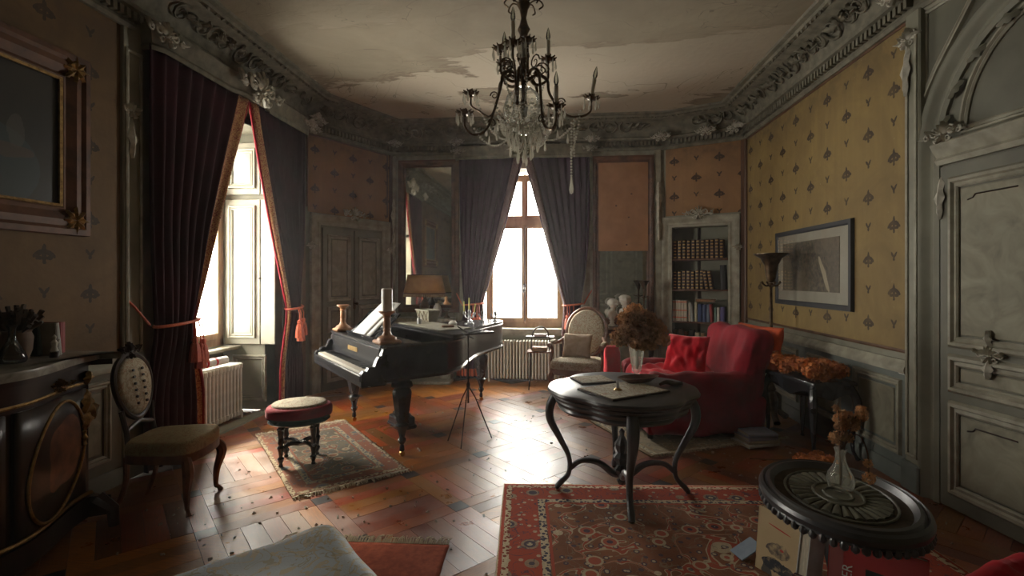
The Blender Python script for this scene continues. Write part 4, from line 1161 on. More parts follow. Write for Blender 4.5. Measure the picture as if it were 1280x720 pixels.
# loose throw over seat and arm
def throw(u, v):
    x = -.70 + u * .92; y = .29 - v * .56
    z = .535 + .05 * (abs(y) / .3) ** 3
    z += .03 * noise.noise(Vector((x * 7, y * 7, 1))) + .025 * noise.noise(Vector((x * 16 + y * 8, y * 5, 4)))
    if x < -.60: z -= (-.60 - x) * 2.2; x = -.60 - (-.60 - x) * .85 + .008 * sin(y * 40)
    return (x, y, z)
solid(MB().grid(throw, 34, 34).build('throw', M['red_cloth'], rc, 180), .012)
for x, y in ((-.62, -.38), (-.62, .38), (.42, -.38), (.42, .38)):
    MB().lathe([(.0, 0), (.025, 0), (.03, .06), (0, .07)], (x, y, 0), 10).build('foot', M['dark_wood'], rc)
pillow('cushion', 'bright red square cushion propped in the draped crimson armchair', (1.32, 5.07, .72), (radians(70), 0, radians(-38)), .44, .42, .16, M['red_cloth'], seed=5, amp=.03)
pillow('cushion', 'rust orange cushion tucked behind the draped crimson armchair back', (1.99, 5.02, .82), (radians(80), 0, radians(-74)), .66, .44, .17, M['rust'], seed=8)
# small red seat glimpsed behind the oval-backed armchair
ft = thing('footstool', 'tall red velvet pouffe half hidden behind the oval-backed armchair', 'pouffe', (.74, 6.50, 0), 0); ft.scale = (.62, .62, 1)
MB().lathe([(0, .03), (.16, .03), (.18, .10), (.17, .52), (.14, .60), (0, .62)], seg=28, flute=.02, fn=14).build('body', M['red_cloth'], ft)
MB().lathe([(0, 0), (.15, 0), (.15, .04), (0, .04)], seg=20).build('base', M['dark_wood'], ft)

# ================================================================ STOOL
st = thing('piano_stool', 'round black turned stool with red-edged cream embroidered seat', 'stool', (-2.09, 3.78, 0), radians(20))
MB().dome(circle(.235, 36, 1.08, .92), .395, .475, .04, 5, crown=.012).build('seat', M['red_velvet'], st, 50)
MB().dome(circle(.195, 36, 1.08, .92), .468, .494, .02, 3, crown=.004).build('seat_cover', M['tapestry'], st, 50)
MB().lathe([(0, .335), (.205, .335), (.225, .35), (.21, .37), (.235, .385), (.23, .40), (0, .40)], seg=36, sx=1.06, sy=.92).build('seat_rail', M['ebony'], st)
TL = [(0, 0), (.012, .0), (.018, .02), (.012, .035), (.022, .06), (.026, .075), (.014, .09), (.02, .13), (.028, .16), (.016, .18), (.024, .20), (.018, .23), (.026, .29), (.030, .31), (.018, .32), (.022, .345), (0, .345)]
for k in range(4):
    a = pi / 4 + k * pi / 2
    MB().lathe(TL, (.17 * cos(a), .155 * sin(a), 0), 12).build('leg', M['ebony'], st)
for k in range(4):
    a = pi / 4 + k * pi / 2
    MB().tube(cr([(.17 * cos(a), .155 * sin(a), .145), (.09 * cos(a), .08 * sin(a), .17), (0, 0, .15)], 5), [.014, .018, .02], 8).build('stretcher', M['ebony'], st)

# ================================================================ GRAND PIANO
pn = thing('grand_piano', 'black ebonised grand piano with carved legs and open keyboard', 'piano', (-1.69, 4.46, 0), radians(-48.7))
E_ = M['ebony']
bent = [(.72, -.21), (.72, .34)] + [tuple(p)[:2] for p in cr([(.72, .36, 0), (.60, .56, 0), (.34, .80, 0), (.06, 1.08, 0), (-.16, 1.40, 0), (-.30, 1.62, 0), (-.42, 1.74, 0), (-.58, 1.77, 0), (-.70, 1.70, 0)], 5)] + [(-.72, 1.6), (-.72, -.21)]
rim = MB(); n = len(bent)
c0 = [Vector(p) for p in bent]
rim.mould(bent[::-1], [(0, .66), (.012, .68), (.0, .70), (0, .93), (.010, .945), (.0, .955), (-.03, .955), (-.03, .66)], True, lambda a, b, h: (a, b, h))
rim.build('case', E_, pn, 30)
MB().prism([(p[0] * .985, p[1] * .99) for p in bent], .655, .70).build('bottom_board', E_, pn, 0)
ins = [(p[0] * .96, p[1] * .97) for p in bent if p[1] > .0]
MB().prism([(x, max(y, .02)) for x, y in ins], .84, .85).build('soundboard', M['gilt'], pn, 0)
# lid: rear part closed, front flap folded back
lid = [(x * 1.015, y * 1.008) for x, y in bent if y > .45]; lid = [(.665, .44)] + lid + [(-.735, .44)]
MB().dome(lid, .957, .977, .008, 2).build('lid', E_, pn, 30)
MB().box(-.735, .66, .445, .90, .979, .995, .004).build('folded_flap', E_, pn, 0)
MB().box(-.70, .30, .50, .86, .995, 1.003, .002).build('flap_cloth', M['oldrug'] if False else M['panel_stain'], pn, 0)
# key bed, cheeks and keys
MB().box(-.72, .72, -.40, -.19, .635, .70, .01).build('key_bed', E_, pn, 0)
MB().box(-.70, .70, -.405, -.375, .68, .735, .008).build('key_slip', E_, pn, 0)
for x in (-1, 1):
    out = [(-.40, .69), (-.40, .745), (-.38, .77), (-.355, .765), (-.34, .79), (-.315, .80), (-.29, .795), (-.275, .84), (-.255, .87), (-.235, .875), (-.225, .91), (-.205, .955), (-.18, .955), (-.18, .69)]
    mb = MB(); mb.add([(x * .72, y, z) for y, z in out] + [(x * .665, y, z) for y, z in out], [tuple(range(14)), tuple(range(27, 13, -1))] + [(i, (i + 1) % 14, (i + 1) % 14 + 14, i + 14) for i in range(14)])
    mb.build('cheek', E_, pn, 0)
MB().box(-.665, .665, -.235, -.20, .745, .93, .01).build('fallboard', E_, pn, 0)
MB().box(-.13, .13, -.240, -.234, .835, .875).build('name_plate', M['brass'], pn, 0)
MB().box(-.70, .70, -.24, .12, .935, .957, .006).build('front_shelf', E_, pn, 0)
kw = 1.30 / 52
wk = bpy.data.meshes.new('white_key'); q = MB().box(-kw / 2 + .0008, kw / 2 - .0008, -.375, -.235, .715, .752, .002); wk.from_pydata(q.v, [], q.f); wk.materials.append(M['candle'])
bkk = bpy.data.meshes.new('black_key'); q = MB().box(-.006, .006, -.315, -.235, .745, .768, .002); bkk.from_pydata(q.v, [], q.f); bkk.materials.append(E_)
for k in range(52):
    o = link(wk, 'white_key', pn); o.location.x = -.65 + kw * (k + .5)
    if k < 51 and (k % 7) in (0, 2, 3, 5, 6):
        o = link(bkk, 'black_key', pn); o.location.x = -.65 + kw * (k + 1)
# music desk
dk = MB(T(0, -.16, .960, radians(-46)))
for z in (0.0, .30): dk.box(-.36, .36, 0, .014, z, z + .022)
for x in (-.36, -.30, -.20, .20, .30, .35): dk.box(x, x + .014, 0, .014, 0, .30)
for (a, b, c_, d) in ((-.35, .03, -.21, .29), (-.21, .03, -.35, .29), (.21, .03, .35, .29), (.35, .03, .21, .29), (-.29, .15, -.2, .15), (.2, .15, .3, .15)):
    dk.tube([(a, .007, b), ((a + c_) / 2 + .02, .007, (b + d) / 2), (c_, .007, d)], .008, 6)
dk.box(-.36, .36, -.035, .014, -.004, .006)
dk.build('music_desk', E_, pn, 0)
MB(T(0, .06, .957)).tube([(0, .05, 0), (0, .0, .16)], .008, 6).build('desk_prop', E_, pn)
LP = [(0, 0), (.014, .0), (.022, .012), (.018, .05), (.012, .06), (.03, .09), (.035, .11), (.022, .13), (.03, .17), (.038, .20), (.052, .225), (.058, .24), (.036, .26), (.048, .29), (.066, .40), (.078, .50), (.082, .545), (.065, .575), (.092, .60), (.088, .625), (.06, .65), (.07, .665), (0, .665)]
for x, y in ((-.62, -.02), (.62, -.02), (-.56, 1.52)):
    lg = MB().lathe([(r, z + .045) if z > .05 else (r, z + .045) for r, z in LP], (x, y, 0), 16, flute=.05, fn=8).build('leg', E_, pn, 45)
    lg.scale.z = .655 / .71
    mb = MB(); mb.M = T(x, y, .024) @ Matrix.Rotation(pi / 2, 4, 'Y'); mb.lathe([(0, -.014), (.022, -.012), (.024, 0), (.022, .012), (0, .014)], seg=14); mb.build('caster', M['brass'], pn)
# pedal lyre
ly = MB()
for sg in (-1, 1):
    ly.tube(cr([(sg * .10, .25, .66), (sg * .12, .25, .55), (sg * .06, .24, .42), (sg * .05, .24, .32), (sg * .10, .24, .22), (sg * .09, .24, .17)], 6), .022, 8, .7)
ly.box(-.13, .13, .16, .33, .08, .16, .012); ly.box(-.15, .15, .15, .34, .05, .09, .01); ly.box(-.10, .10, .19, .30, .16, .19, .008)
for x in (-.02, .02): ly.tube([(x, .24, .18), (x, .24, .66)], .006, 6)
ly.build('pedal_lyre', E_, pn, 30)
for x in (-.05, .05):
    MB().tube(cr([(x, .18, .075), (x, .08, .075), (x, .04, .062)], 4), [.010, .012, .024], 8, .35).build('pedal', M['brass'], pn)

def on_piano(x, y, z):
    return pn.matrix_basis @ Vector((x, y, z)) if False else Matrix.Translation((-1.69, 4.46, 0)) @ Matrix.Rotation(radians(-48.7), 4, 'Z') @ Vector((x, y, z))
RZ = radians(-48.7)
for i, (x, tw, lb) in enumerate(((-.07, .05, 'open white sheet of music, front one on the piano desk'), (.06, -.04, 'white music sheet on piano desk, half covered by another sheet'))):
    mb = MB(T(*on_piano(x * .8, -.17 + i * .01, .973), 0, 0, RZ) @ Matrix.Rotation(radians(-46), 4, 'X') @ Matrix.Rotation(tw, 4, 'Y'))
    mb.grid(lambda u, v: (-.17 + .34 * u, -.002 - .006 * sin(u * 3 + i), v * .42), 6, 4)
    o = mb.build('music_sheet', M['paper'], None, 180); solid(o, .002); tag(o, lb, 'sheet')

def candlestick(label, loc, h, mat, candle=None, foot=.10, rz=0):
    c = thing('candlestick', label, 'candlestick', loc, rz)
    f = foot
    MB().box(-f, f, -f, f, 0, .03, .010).build('base', mat, c, 0)
    MB().lathe([(0, .03), (f * .88, .03), (f * .8, .05), (f * .42, .07), (f * .3, .10), (f * .34, .11), (f * .30, .13), (f * .34, h * .5), (f * .30, h * .78), (f * .42, h * .80), (f * .30, h * .83), (f * .36, h * .88), (f * .72, h * .96), (f * .72, h), (0, h)], seg=20).build('column', mat, c, 40)
    if candle:
        r, ch_ = candle
        k = MB().lathe([(0, h), (r, h), (r, h + ch_ - .01), (r * .8, h + ch_), (r * .7, h + ch_ - .012), (0, h + ch_ - .014)], seg=20).build('candle', M['candle'], c, 40)
        MB().tube([(0, 0, h + ch_ - .015), (.004, 0, h + ch_ + .006)], .002, 5).build('wick', M['dark_wood'], k)
    return c
candlestick('orange pine candlestick without candle on the far piano corner', tuple(on_piano(-.61, -.14, .958)), .27, M['orange_wood'], None, .085, RZ)
candlestick('orange pine candlestick with thick ivory candle on the piano front', tuple(on_piano(.59, -.14, .958)), .27, M['orange_wood'], (.045, .19), .095, RZ)

def candelabra():
    p = on_piano(-.28, 1.18, .979)
    c = thing('candelabrum', 'small silver candelabrum with three yellow tapers on the piano lid', 'candelabrum', tuple(p))
    MB().lathe([(0, 0), (.055, 0), (.05, .012), (.02, .02), (.012, .05), (.018, .06), (.01, .08), (.01, .12), (.016, .13), (0, .13)], seg=16).build('stem', M['silver'], c)
    for (dx, dz, lean, hh) in ((0, .13, 0, .17), (-.055, .11, -.05, .15), (.06, .10, .10, .13)):
        mb = MB()
        if dx: mb.tube(cr([(0, 0, .09), (dx * .6, 0, .07), (dx, 0, dz)], 4), .006, 6)
        mb.lathe([(0, dz), (.012, dz), (.018, dz + .02), (.012, dz + .035), (0, dz + .035)], (dx, 0, 0), 10); mb.build('arm', M['silver'], c)
        MB().tube([(dx, 0, dz + .02), (dx + lean * hh, 0, dz + hh)], [.009, .008], 8).build('taper', M['candle_y'], c)
candelabra()
for i, (x, y, lb) in enumerate(((-.60, 1.38, 'small silver holder with leaf arms on piano lid, nearest the candelabrum'), (-.50, 1.50, 'silver leaf-armed holder on piano lid, middle one of three'), (-.40, 1.62, 'silver leaf-armed holder nearest the piano tail end'))):
    c = thing('silver_holder', lb, 'holder', tuple(on_piano(x, y, .979)), i * .7)
    MB().lathe([(0, 0), (.035, 0), (.03, .01), (.012, .02), (.008, .07), (.014, .08), (.02, .12), (.014, .125), (0, .12)], seg=14).build('stem', M['silver'], c)
    mb = MB()
    for k in range(3):
        a = k * 2.1; mb.tube(cr([(0, 0, .05), (.03 * cos(a), .03 * sin(a), .05), (.05 * cos(a), .05 * sin(a), .09)], 4), [.006, .004, .012], 6)
    mb.build('arms', M['silver'], c)
tag(MB(T(*on_piano(-.30, .98, .979))).lathe([(0, 0), (.045, 0), (.05, .02), (.03, .045), (0, .05)], seg=16).build('glass_paperweight', M['white_stone']), 'small pale round paperweight on the closed piano lid', 'paperweight')
tag(MB(T(*on_piano(-.40, .62, 1.004))).lathe([(0, 0), (.022, 0), (.024, .06), (.02, .06), (.018, .006), (0, .006)], seg=14).build('small_tumbler', M['silver']), 'small metal tumbler on folded piano lid flap', 'tumbler')
# quilted box-shaped basket with pattern
sb = thing('sewing_basket', 'pale quilted sewing basket with crossed bands on the piano', 'basket', tuple(on_piano(-.68, .86, .979)), RZ)
mb = MB(); mb.loft([[(-.12, -.05, .0), (.12, -.05, 0), (.12, .05, 0), (-.12, .05, 0)], [(-.17, -.075, .15), (.17, -.075, .15), (.17, .075, .15), (-.17, .075, .15)], [(-.16, -.065, .145), (.16, -.065, .145), (.16, .065, .145), (-.16, .065, .145)]]); mb.build('body', M['panel_stain'], sb, 0)
mb = MB()
for x0 in (-.15, -.05, .05):
    mb.tube([(x0 * .8, -.056, .01), (x0 + .1, -.078, .145)], .004, 5); mb.tube([((x0 + .1) * .8, -.056, .01), (x0, -.078, .145)], .004, 5)
mb.build('crossed_bands', M['bronze'], sb)
MB().tube([(-.172, -.076, .152), (.172, -.076, .152), (.172, .076, .152), (-.172, .076, .152), (-.172, -.076, .152)], .008, 6).build('rim', M['mould'], sb)
bx = MB(T(*on_piano(.10, .70, 1.004), 0, 0, .4)); bx.box(-.06, .06, -.04, .04, 0, .018, .004); tag(bx.build('small_case', M['walnut']), 'small flat brown case lying on folded piano flap', 'case')

# ================================================================ MUSIC STAND TRIPOD
tr = thing('music_stand', 'thin dark metal tripod music stand in front of the piano', 'music stand', (-.80, 4.37, 0))
for (x, y) in ((-.19, .0), (-.03, -.19), (.20, .12)):
    MB().tube([(0, 0, .52), (x * .3, y * .3, .40), (x, y, .006)], [.007, .006, .006], 6).build('leg', M['iron'], tr)
MB().tube([(0, 0, .36), (0, 0, 1.0)], [.008, .006], 8).build('pole', M['iron'], tr)
MB().lathe([(0, .49), (.016, .49), (.018, .53), (.010, .55), (0, .55)]).build('collar', M['iron'], tr)
mb = MB(); mb.tube([(0, 0, 1.0), (-.10, 0, 1.06)], .006, 6); mb.tube([(0, 0, 1.0), (.10, .02, 1.02)], .006, 6); mb.tube([(-.06, 0, 1.0), (.05, 0, .95)], .006, 6); mb.build('folded_desk', M['iron'], tr)

# ================================================================ MIRRORS, MANTEL, LAMP
def mirror(label, x0, x1, z0, z1, wd, card=None):
    c = ((x0 + x1) / 2, 7.2, 0)
    r = thing('mirror', label, 'mirror', c); a = (x1 - x0) / 2
    MB(T(0, -.002)).mould(rect(-a + wd, a - wd, z0 + wd, z1 - wd), [(-.006, 0), (-.006, .02), (.01, .035), (.03, .03), (wd * .6, .05), (wd - .01, .045), (wd, 0)], True).build('frame', M['red_wood'], r, 30)
    MB().box(-a + wd - .02, a - wd + .02, -.012, -.004, z0 + wd - .02, z1 - wd + .02).build('mirror_glass', M['mirror'], r, 0)
    b = MB()
    for sx_ in (-a + wd * .45, a - wd * .45):
        z = z0 + .15
        while z < z1 - .1:
            b.tube([(sx_, -.03, z), (sx_, -.055, z + .012)], [.018, .006], 6); z += .045
    b.build('carved_beads', M['red_wood'], r, 0)
    return r
m1 = mirror('tall wood-framed mirror over the pale mantel, behind the fringed lamp', -2.40, -1.45, .98, 3.30, .115)
m2 = mirror('tall wood-framed mirror half covered by brown card, beside the bookshelf', .53, 1.42, .82, 3.30, .10)
cdo = thing('backing_card', 'brown card sheet covering the upper half of mirror by bookshelf', 'card', (.975, 7.175, 0))
MB().box(-.355, .355, -.012, 0, 1.90, 3.19).build('sheet', M['card'], cdo, 0)
mb = MB()
for (x, z) in ((.08, 2.38), (.12, 2.72), (-.1, 2.55), (.05, 1.98)): mb.box(x - .012, x + .012, -.0145, -.012, z, z + .02)
mb.build('faint_marks', M['red_wood'], cdo, 0)

ma = thing('mantelpiece', 'pale grey marble mantelpiece behind the piano, below tall mirror', 'mantelpiece', (-1.955, 7.2, 0)); ma.scale = (.76, 1, 1)
MB().box(-.60, .60, -.30, 0, .86, .92, .012).build('mantel_shelf', M['marble'], ma, 0)
MB().box(-.54, .54, -.22, 0, .68, .86, .008).build('frieze', M['marble'], ma, 0)
for x in (-.46, .46):
    MB().box(x - .09, x + .09, -.24, 0, .0, .68, .012).build('jamb', M['marble'], ma, 0)
    MB().box(x - .11, x + .11, -.27, 0, .0, .12, .012).build('jamb_base', M['marble'], ma, 0)
MB().box(-.37, .37, -.10, -.02, 0, .68).build('fire_screen', M['panel_stain'], ma, 0)
MB(T(0, -.10)).mould(rect(-.30, .30, .08, .60), PROF_SMALL, True).build('screen_moulding', M['mould'], ma)
MB().box(-.62, .62, -.52, -.28, 0, .04, .01).build('hearth', M['marble'], ma, 0)

lm = thing('table_lamp', 'table lamp with amber fringed shade before the tall mirror', 'lamp', (-1.93, 6.98, .92))
MB().lathe([(0, 0), (.11, 0), (.12, .02), (.06, .04), (.03, .07), (.06, .12), (.075, .18), (.04, .25), (.02, .28), (.015, .42), (0, .42)], seg=20).build('base', M['bronze'], lm)
q = MB(); 
def shd(u, v):
    a = u * 2 * pi; r = .31 - .06 * v; z = .36 + .27 * v
    k = 1 + .012 * cos(8 * a)
    return (r * 1.0 * k * cos(a), r * .62 * k * sin(a), z)
q.grid(shd, 48, 4, True); solid(q.build('lamp_shade', M['shade'], lm, 60, weld=2), .006)
q = MB(); q.tube([(.253 * cos(k * pi / 24), .157 * sin(k * pi / 24), .63) for k in range(49)], .006, 6); q.tube([(.313 * cos(k * pi / 24), .195 * sin(k * pi / 24), .36) for k in range(49)], .009, 6); q.build('shade_binding', M['brown_wood'], lm)
q = MB()
for k in range(72):
    a = k * 2 * pi / 72; q.tube([(.31 * cos(a), .193 * sin(a), .36), (.31 * cos(a), .193 * sin(a), .31)], [.006, .009], 5)
q.build('shade_fringe', M['fringe'], lm, 0, kind='stuff')
cdk = thing('carved_candlestand', 'dark bronze carved stand on the mantel beside the lamp', 'stand', (-1.60, 7.0, .92))
MB().lathe([(0, 0), (.05, 0), (.04, .02), (.015, .04), (.02, .10), (.06, .13), (.07, .14), (0, .14)], seg=14).build('stem', M['bronze'], cdk)
tl2 = thing('table_torchere', 'slender bronze lamp with flared cup standing before the card-covered mirror', 'lamp', (1.235, 6.97, .82))
MB().lathe([(0, 0), (.06, 0), (.055, .015), (.02, .03), (.01, .06), (.012, .40), (.02, .42), (.01, .44), (.012, .5), (.03, .55), (.05, .60), (.085, .65), (.075, .65), (.02, .58), (0, .58)], seg=20).build('stem', M['bronze'], tl2)
mb = MB(); mb.tube([(-.075, 0, .43), (0, 0, .41), (.075, 0, .43)], .007, 6); mb.build('cross_arm', M['bronze'], tl2)
jr = thing('white_urn', 'small white ginger jar on the mantel under the lampshade', 'jar', (-1.76, 7.06, .92))
MB().lathe([(0, 0), (.045, 0), (.06, .04), (.07, .10), (.05, .17), (.03, .19), (.032, .21), (0, .21)], seg=18).build('body', M['white_stone'], jr)

# console with bust in front of the right mirror
cs = thing('console_shelf', 'brown wooden console under the card-covered mirror', 'console', (.98, 7.2, 0))
MB().box(-.42, .42, -.32, -.03, .78, .82, .008).build('top', M['marble'], cs, 0)
MB().box(-.38, .38, -.28, -.03, .66, .78, .006).build('apron', M['dark_wood'], cs, 0)
for x in (-.35, .35): cabriole(MB(), (x, -.25, .66), (x, -.20, 0), (0, -1, 0)).build('leg', M['dark_wood'], cs)
def bust(label, loc, rz, s=1):
    b_ = thing('plaster_bust', label, 'bust', loc, rz)
    MB().lathe([(0, 0), (.06 * s, 0), (.065 * s, .02 * s), (.04 * s, .04 * s), (.035 * s, .07 * s), (.05 * s, .09 * s), (0, .09 * s)], seg=18).build('pedestal', M['white_stone'], b_)
    def body(u, v):
        a = u * 2 * pi; z = .09 + v * .40
        K = [(0, .03, .03), (.10, .075, .05), (.30, .135, .065), (.42, .12, .06), (.50, .05, .045), (.58, .042, .042), (.66, .06, .065), (.78, .078, .088), (.90, .072, .08), (.97, .045, .05), (1, .004, .004)]
        for i in range(len(K) - 1):
            if v <= K[i + 1][0]:
                t = (v - K[i][0]) / (K[i + 1][0] - K[i][0]); t = t * t * (3 - 2 * t)
                rx = K[i][1] + (K[i + 1][1] - K[i][1]) * t; ry = K[i][2] + (K[i + 1][2] - K[i][2]) * t; break
        x, y = rx * cos(a), ry * sin(a)
        if .60 < v < .98:
            fr = max(0, -sin(a)) ** 6
            y -= .022 * fr * math.exp(-((v - .745) / .03) ** 2)               # nose
            y += .010 * fr * math.exp(-((v - .79) / .02) ** 2)                # brow hollow
            y -= .008 * fr * math.exp(-((v - .69) / .015) ** 2)               # lips
            y -= .010 * fr * math.exp(-((v - .64) / .02) ** 2)                # chin
        hair = 0
        if v > .70 and (sin(a) > -.55 or v > .86): hair = .012 + .012 * noise.noise(Vector((cos(a) * 5, sin(a) * 5, v * 16)))
        rr_ = sqrt(x * x + y * y) + 1e-6
        x += x / rr_ * hair; y += y / rr_ * hair
        return (x * s, (y - (.015 if v > .5 else 0)) * s, z * s)
    MB().grid(body, 40, 60, True).build('figure', M['white_stone'], b_, 180, weld=2)
    for x in (-1, 1): MB().lathe([(0, -.014 * s), (.010 * s, -.008 * s), (.012 * s, .004 * s), (0, .014 * s)], (x * .077 * s, 0, .40 * s), 10).build('ear', M['white_stone'], b_)
bust('white plaster bust before the card-covered mirror, behind the dried bouquet', (.98, 6.96, .82), radians(-55), .92)
bust('small bust copy standing in for the mirror reflection of the white bust', (.80, 7.03, .82), radians(60), .80)  # second figure built in place of the bust's reflection in the mirror

# ================================================================ BOOK NICHE
loc, rz, _ = frame(A3, A4)
Mn = Matrix.Translation(loc) @ Matrix.Rotation(rz, 4, 'Z')
def nich(s, y, z): return tuple(Mn @ Vector((s, y, z)))
R = random.Random(11)
ORD = ['first', 'second', 'third', 'fourth', 'fifth', 'sixth', 'seventh', 'eighth', 'ninth', 'tenth', 'eleventh']
x = N0 + .05
for k in range(11):
    book('gilt-banded leather volume on the top shelf, %s from the mirror side' % ORD[k], nich(x, .05, SHELF[0]), rz, .17, R.uniform(.262, .275), .049, M['leather'], 'bound volumes on the top shelf', 0, 6); x += .062
x = N0 + .05
for k in range(9):
    if k < 7: book('upright gilt-banded leather volume on second shelf, %s from the mirror side' % ORD[k], nich(x, .05, SHELF[1]), rz, .17, R.uniform(.26, .275), .047, M['leather'], 'bound volumes on the second shelf', 0, 6)
    else: book('slanting leather volume, %s of two beside the big dark book' % ('first' if k == 7 else 'second'), nich(x + .01, .05, SHELF[1]), rz, .17, .265, .048, M['leather'], None, -.14, 6)
    x += .060
book('big plain dark book at the end of the second shelf', nich(N1 - .075, .05, SHELF[1]), rz, .17, .34, .07, cm('black', (.03, .03, .032)), tilt=-.03)
x = N0 + .035
for k in range(5):
    b_ = book('white book with orange spine stripes on third shelf, %s from the mirror side' % ORD[k], nich(x, .05, SHELF[2]), rz, .15, .30, .038, cm('whiteor', (.62, .55, .44)), 'white striped books on the third shelf')
    g = MB()
    for z in (.05, .15, .27): g.box(-.0195, .0195, -.0075, .0, z, z + .012)
    g.build('spine_stripes', M['rust'], b_, 0); x += .040
cols = [('cream slim book', 'cream', (.58, .52, .40), .026, .25, 0), ('pale grey book', 'pgrey', (.42, .44, .44), .035, .255, -.10), ('ivory book', 'ivory', (.65, .60, .42), .034, .265, 0),
        ('tall navy blue book', 'navy', (.05, .075, .20), .055, .24, 0), ('second navy blue book', 'navy', (.05, .075, .20), .05, .235, 0), ('slate blue book', 'slate', (.13, .17, .27), .045, .24, 0), ('crimson-topped book', 'crim', (.40, .05, .05), .036, .24, -.08),
        ('green-grey book', 'ggreen', (.22, .34, .30), .03, .20, 0), ('white slim book', 'white', (.62, .62, .58), .035, .20, 0), ('red and blue book', 'redblue', (.12, .10, .28), .055, .21, 0), ('beige slim book', 'beige', (.45, .36, .22), .03, .19, 0), ('white end book', 'white', (.62, .62, .58), .025, .19, 0)]
for lb, nm, c, t, h_, tl in cols:
    if x + t > N1 - .05: break
    x += t / 2
    book(lb + ' standing on the third shelf of the niche', nich(x, .05, SHELF[2]), rz, .15, h_ * 1.05, t - .003, cm(nm, c), tilt=tl); x += t / 2 + .006 + abs(tl) * .1
book('brown book lying flat on top of the navy books', nich(N0 + .46, .06, SHELF[2] + .285), rz, .13, .25, .035, cm('brown', (.26, .13, .06)), lie=True)
x = N0 + .05
for k, (lb, nm, c, h_) in enumerate((('dark olive book', 'olive', (.07, .07, .04), .33), ('dusty brown book', 'dbrown', (.11, .07, .045), .34), ('dark red-brown book', 'rbrown', (.12, .05, .03), .31), ('faded black book', 'fblack', (.05, .05, .045), .33), ('pale book', 'ivory', (.65, .60, .42), .30), ('tan book', 'tan', (.30, .2, .11), .30))):
    book(lb + ' on the lowest visible shelf behind the bouquet', nich(x, .05, SHELF[3]), rz, .16, h_, .055, cm(nm, c)); x += .075

# ================================================================ TORCHERE
tc = thing('floor_lamp', 'tall bronze torchere floor lamp with flared bowl, behind the console', 'floor lamp', (2.27, 5.35, 0))
mb = MB()
for k in range(3):
    a = k * 2 * pi / 3 + .4
    mb.tube(cr([(0, 0, .30), (.08 * cos(a), .08 * sin(a), .24), (.10 * cos(a), .10 * sin(a), .10), (.20 * cos(a), .20 * sin(a), .02)], 6), [.03, .045, .03, .035], 8)
mb.build('tripod_base', M['bronze'], tc)
MB().lathe([(0, .28), (.03, .28), (.05, .33), (.03, .38), (.018, .42), (.026, .5), (.06, .58), (.07, .64), (.045, .72), (.02, .76), (.016, .80), (.028, .82), (.016, .84), (.014, 1.40), (.03, 1.42), (.02, 1.45), (0, 1.45)], seg=18).build('column', M['bronze'], tc)
mb = MB()
for a in (0, pi / 2, pi, 3 * pi / 2):
    mb.tube(cr([(0, 0, 1.44), (.05 * cos(a), .05 * sin(a), 1.42), (.09 * cos(a), .09 * sin(a), 1.45)], 4), .009, 6); mb.lathe([(0, -.02), (.018, 0), (0, .02)], (.09 * cos(a), .09 * sin(a), 1.455), 8)
mb.build('cross_arms', M['bronze'], tc)
MB().lathe([(0, 1.45), (.03, 1.46), (.045, 1.50), (.055, 1.56), (.065, 1.64), (.10, 1.71), (.165, 1.755), (.165, 1.765), (.09, 1.715), (.05, 1.65), (0, 1.6)], seg=28, flute=.02, fn=14).build('lamp_shade', M['bronze'], tc)

# ================================================================ FRAMED ENGRAVING
fp = thing('framed_print', 'black-framed brown engraving of a tree hanging on gold wallpaper', 'picture', (2.542, 5.10, 0), -pi / 2)
x0, x1, z0, z1 = -.72, .72, 1.21, 2.02
MB().mould(rect(x0 + .05, x1 - .05, z0 + .05, z1 - .05), [(-.004, 0), (-.004, .02), (.01, .03), (.045, .03), (.05, 0)], True).build('frame', cm('fblk', (.02, .022, .028)), fp, 30)
MB().box(x0 + .04, x1 - .04, -.014, -.002, z0 + .04, z1 - .04).build('mount', MN('grey_mount', (.36, .32, .25), (.30, .26, .2), 3, .5), fp, 0)
m, nt, b = new_mat('tree_engraving', .5)
x, y, z, vec = xyz(nt)
n = tex_noise(nt, 7, 6); n4 = tex_noise(nt, 30, 4)
xx = x + (n - .5) * .16; zz_ = z + (n - .5) * .14
col = mixc(nt, n4.ramp(.3, .7), (.15, .11, .07), (.085, .062, .04))
tree = ell(xx, zz_, -.12, 1.72, .27, .16)
col = mixc(nt, tree * n4.ramp(.35, .6) * .8, col, (.035, .028, .02))
col = mixc(nt, ell(xx, zz_, .14, 1.55, .20, .22) * n4.ramp(.4, .65) * .7, col, (.04, .03, .02))
col = mixc(nt, ell(x + (z - 1.5) * .5 + (n - .5) * .05, zz_, .30, 1.55, .035, .18) * .8, col, (.42, .34, .22))
nt.links.new(col, b.inputs['Base Color'])
MB().box(x0 + .17, x1 - .19, -.018, -.013, z0 + .16, z1 - .14).build('print', m, fp, 0)
MB().box(x0 + .055, x1 - .055, -.024, -.021, z0 + .055, z1 - .055).build('glass', M['pane'], fp, 0)

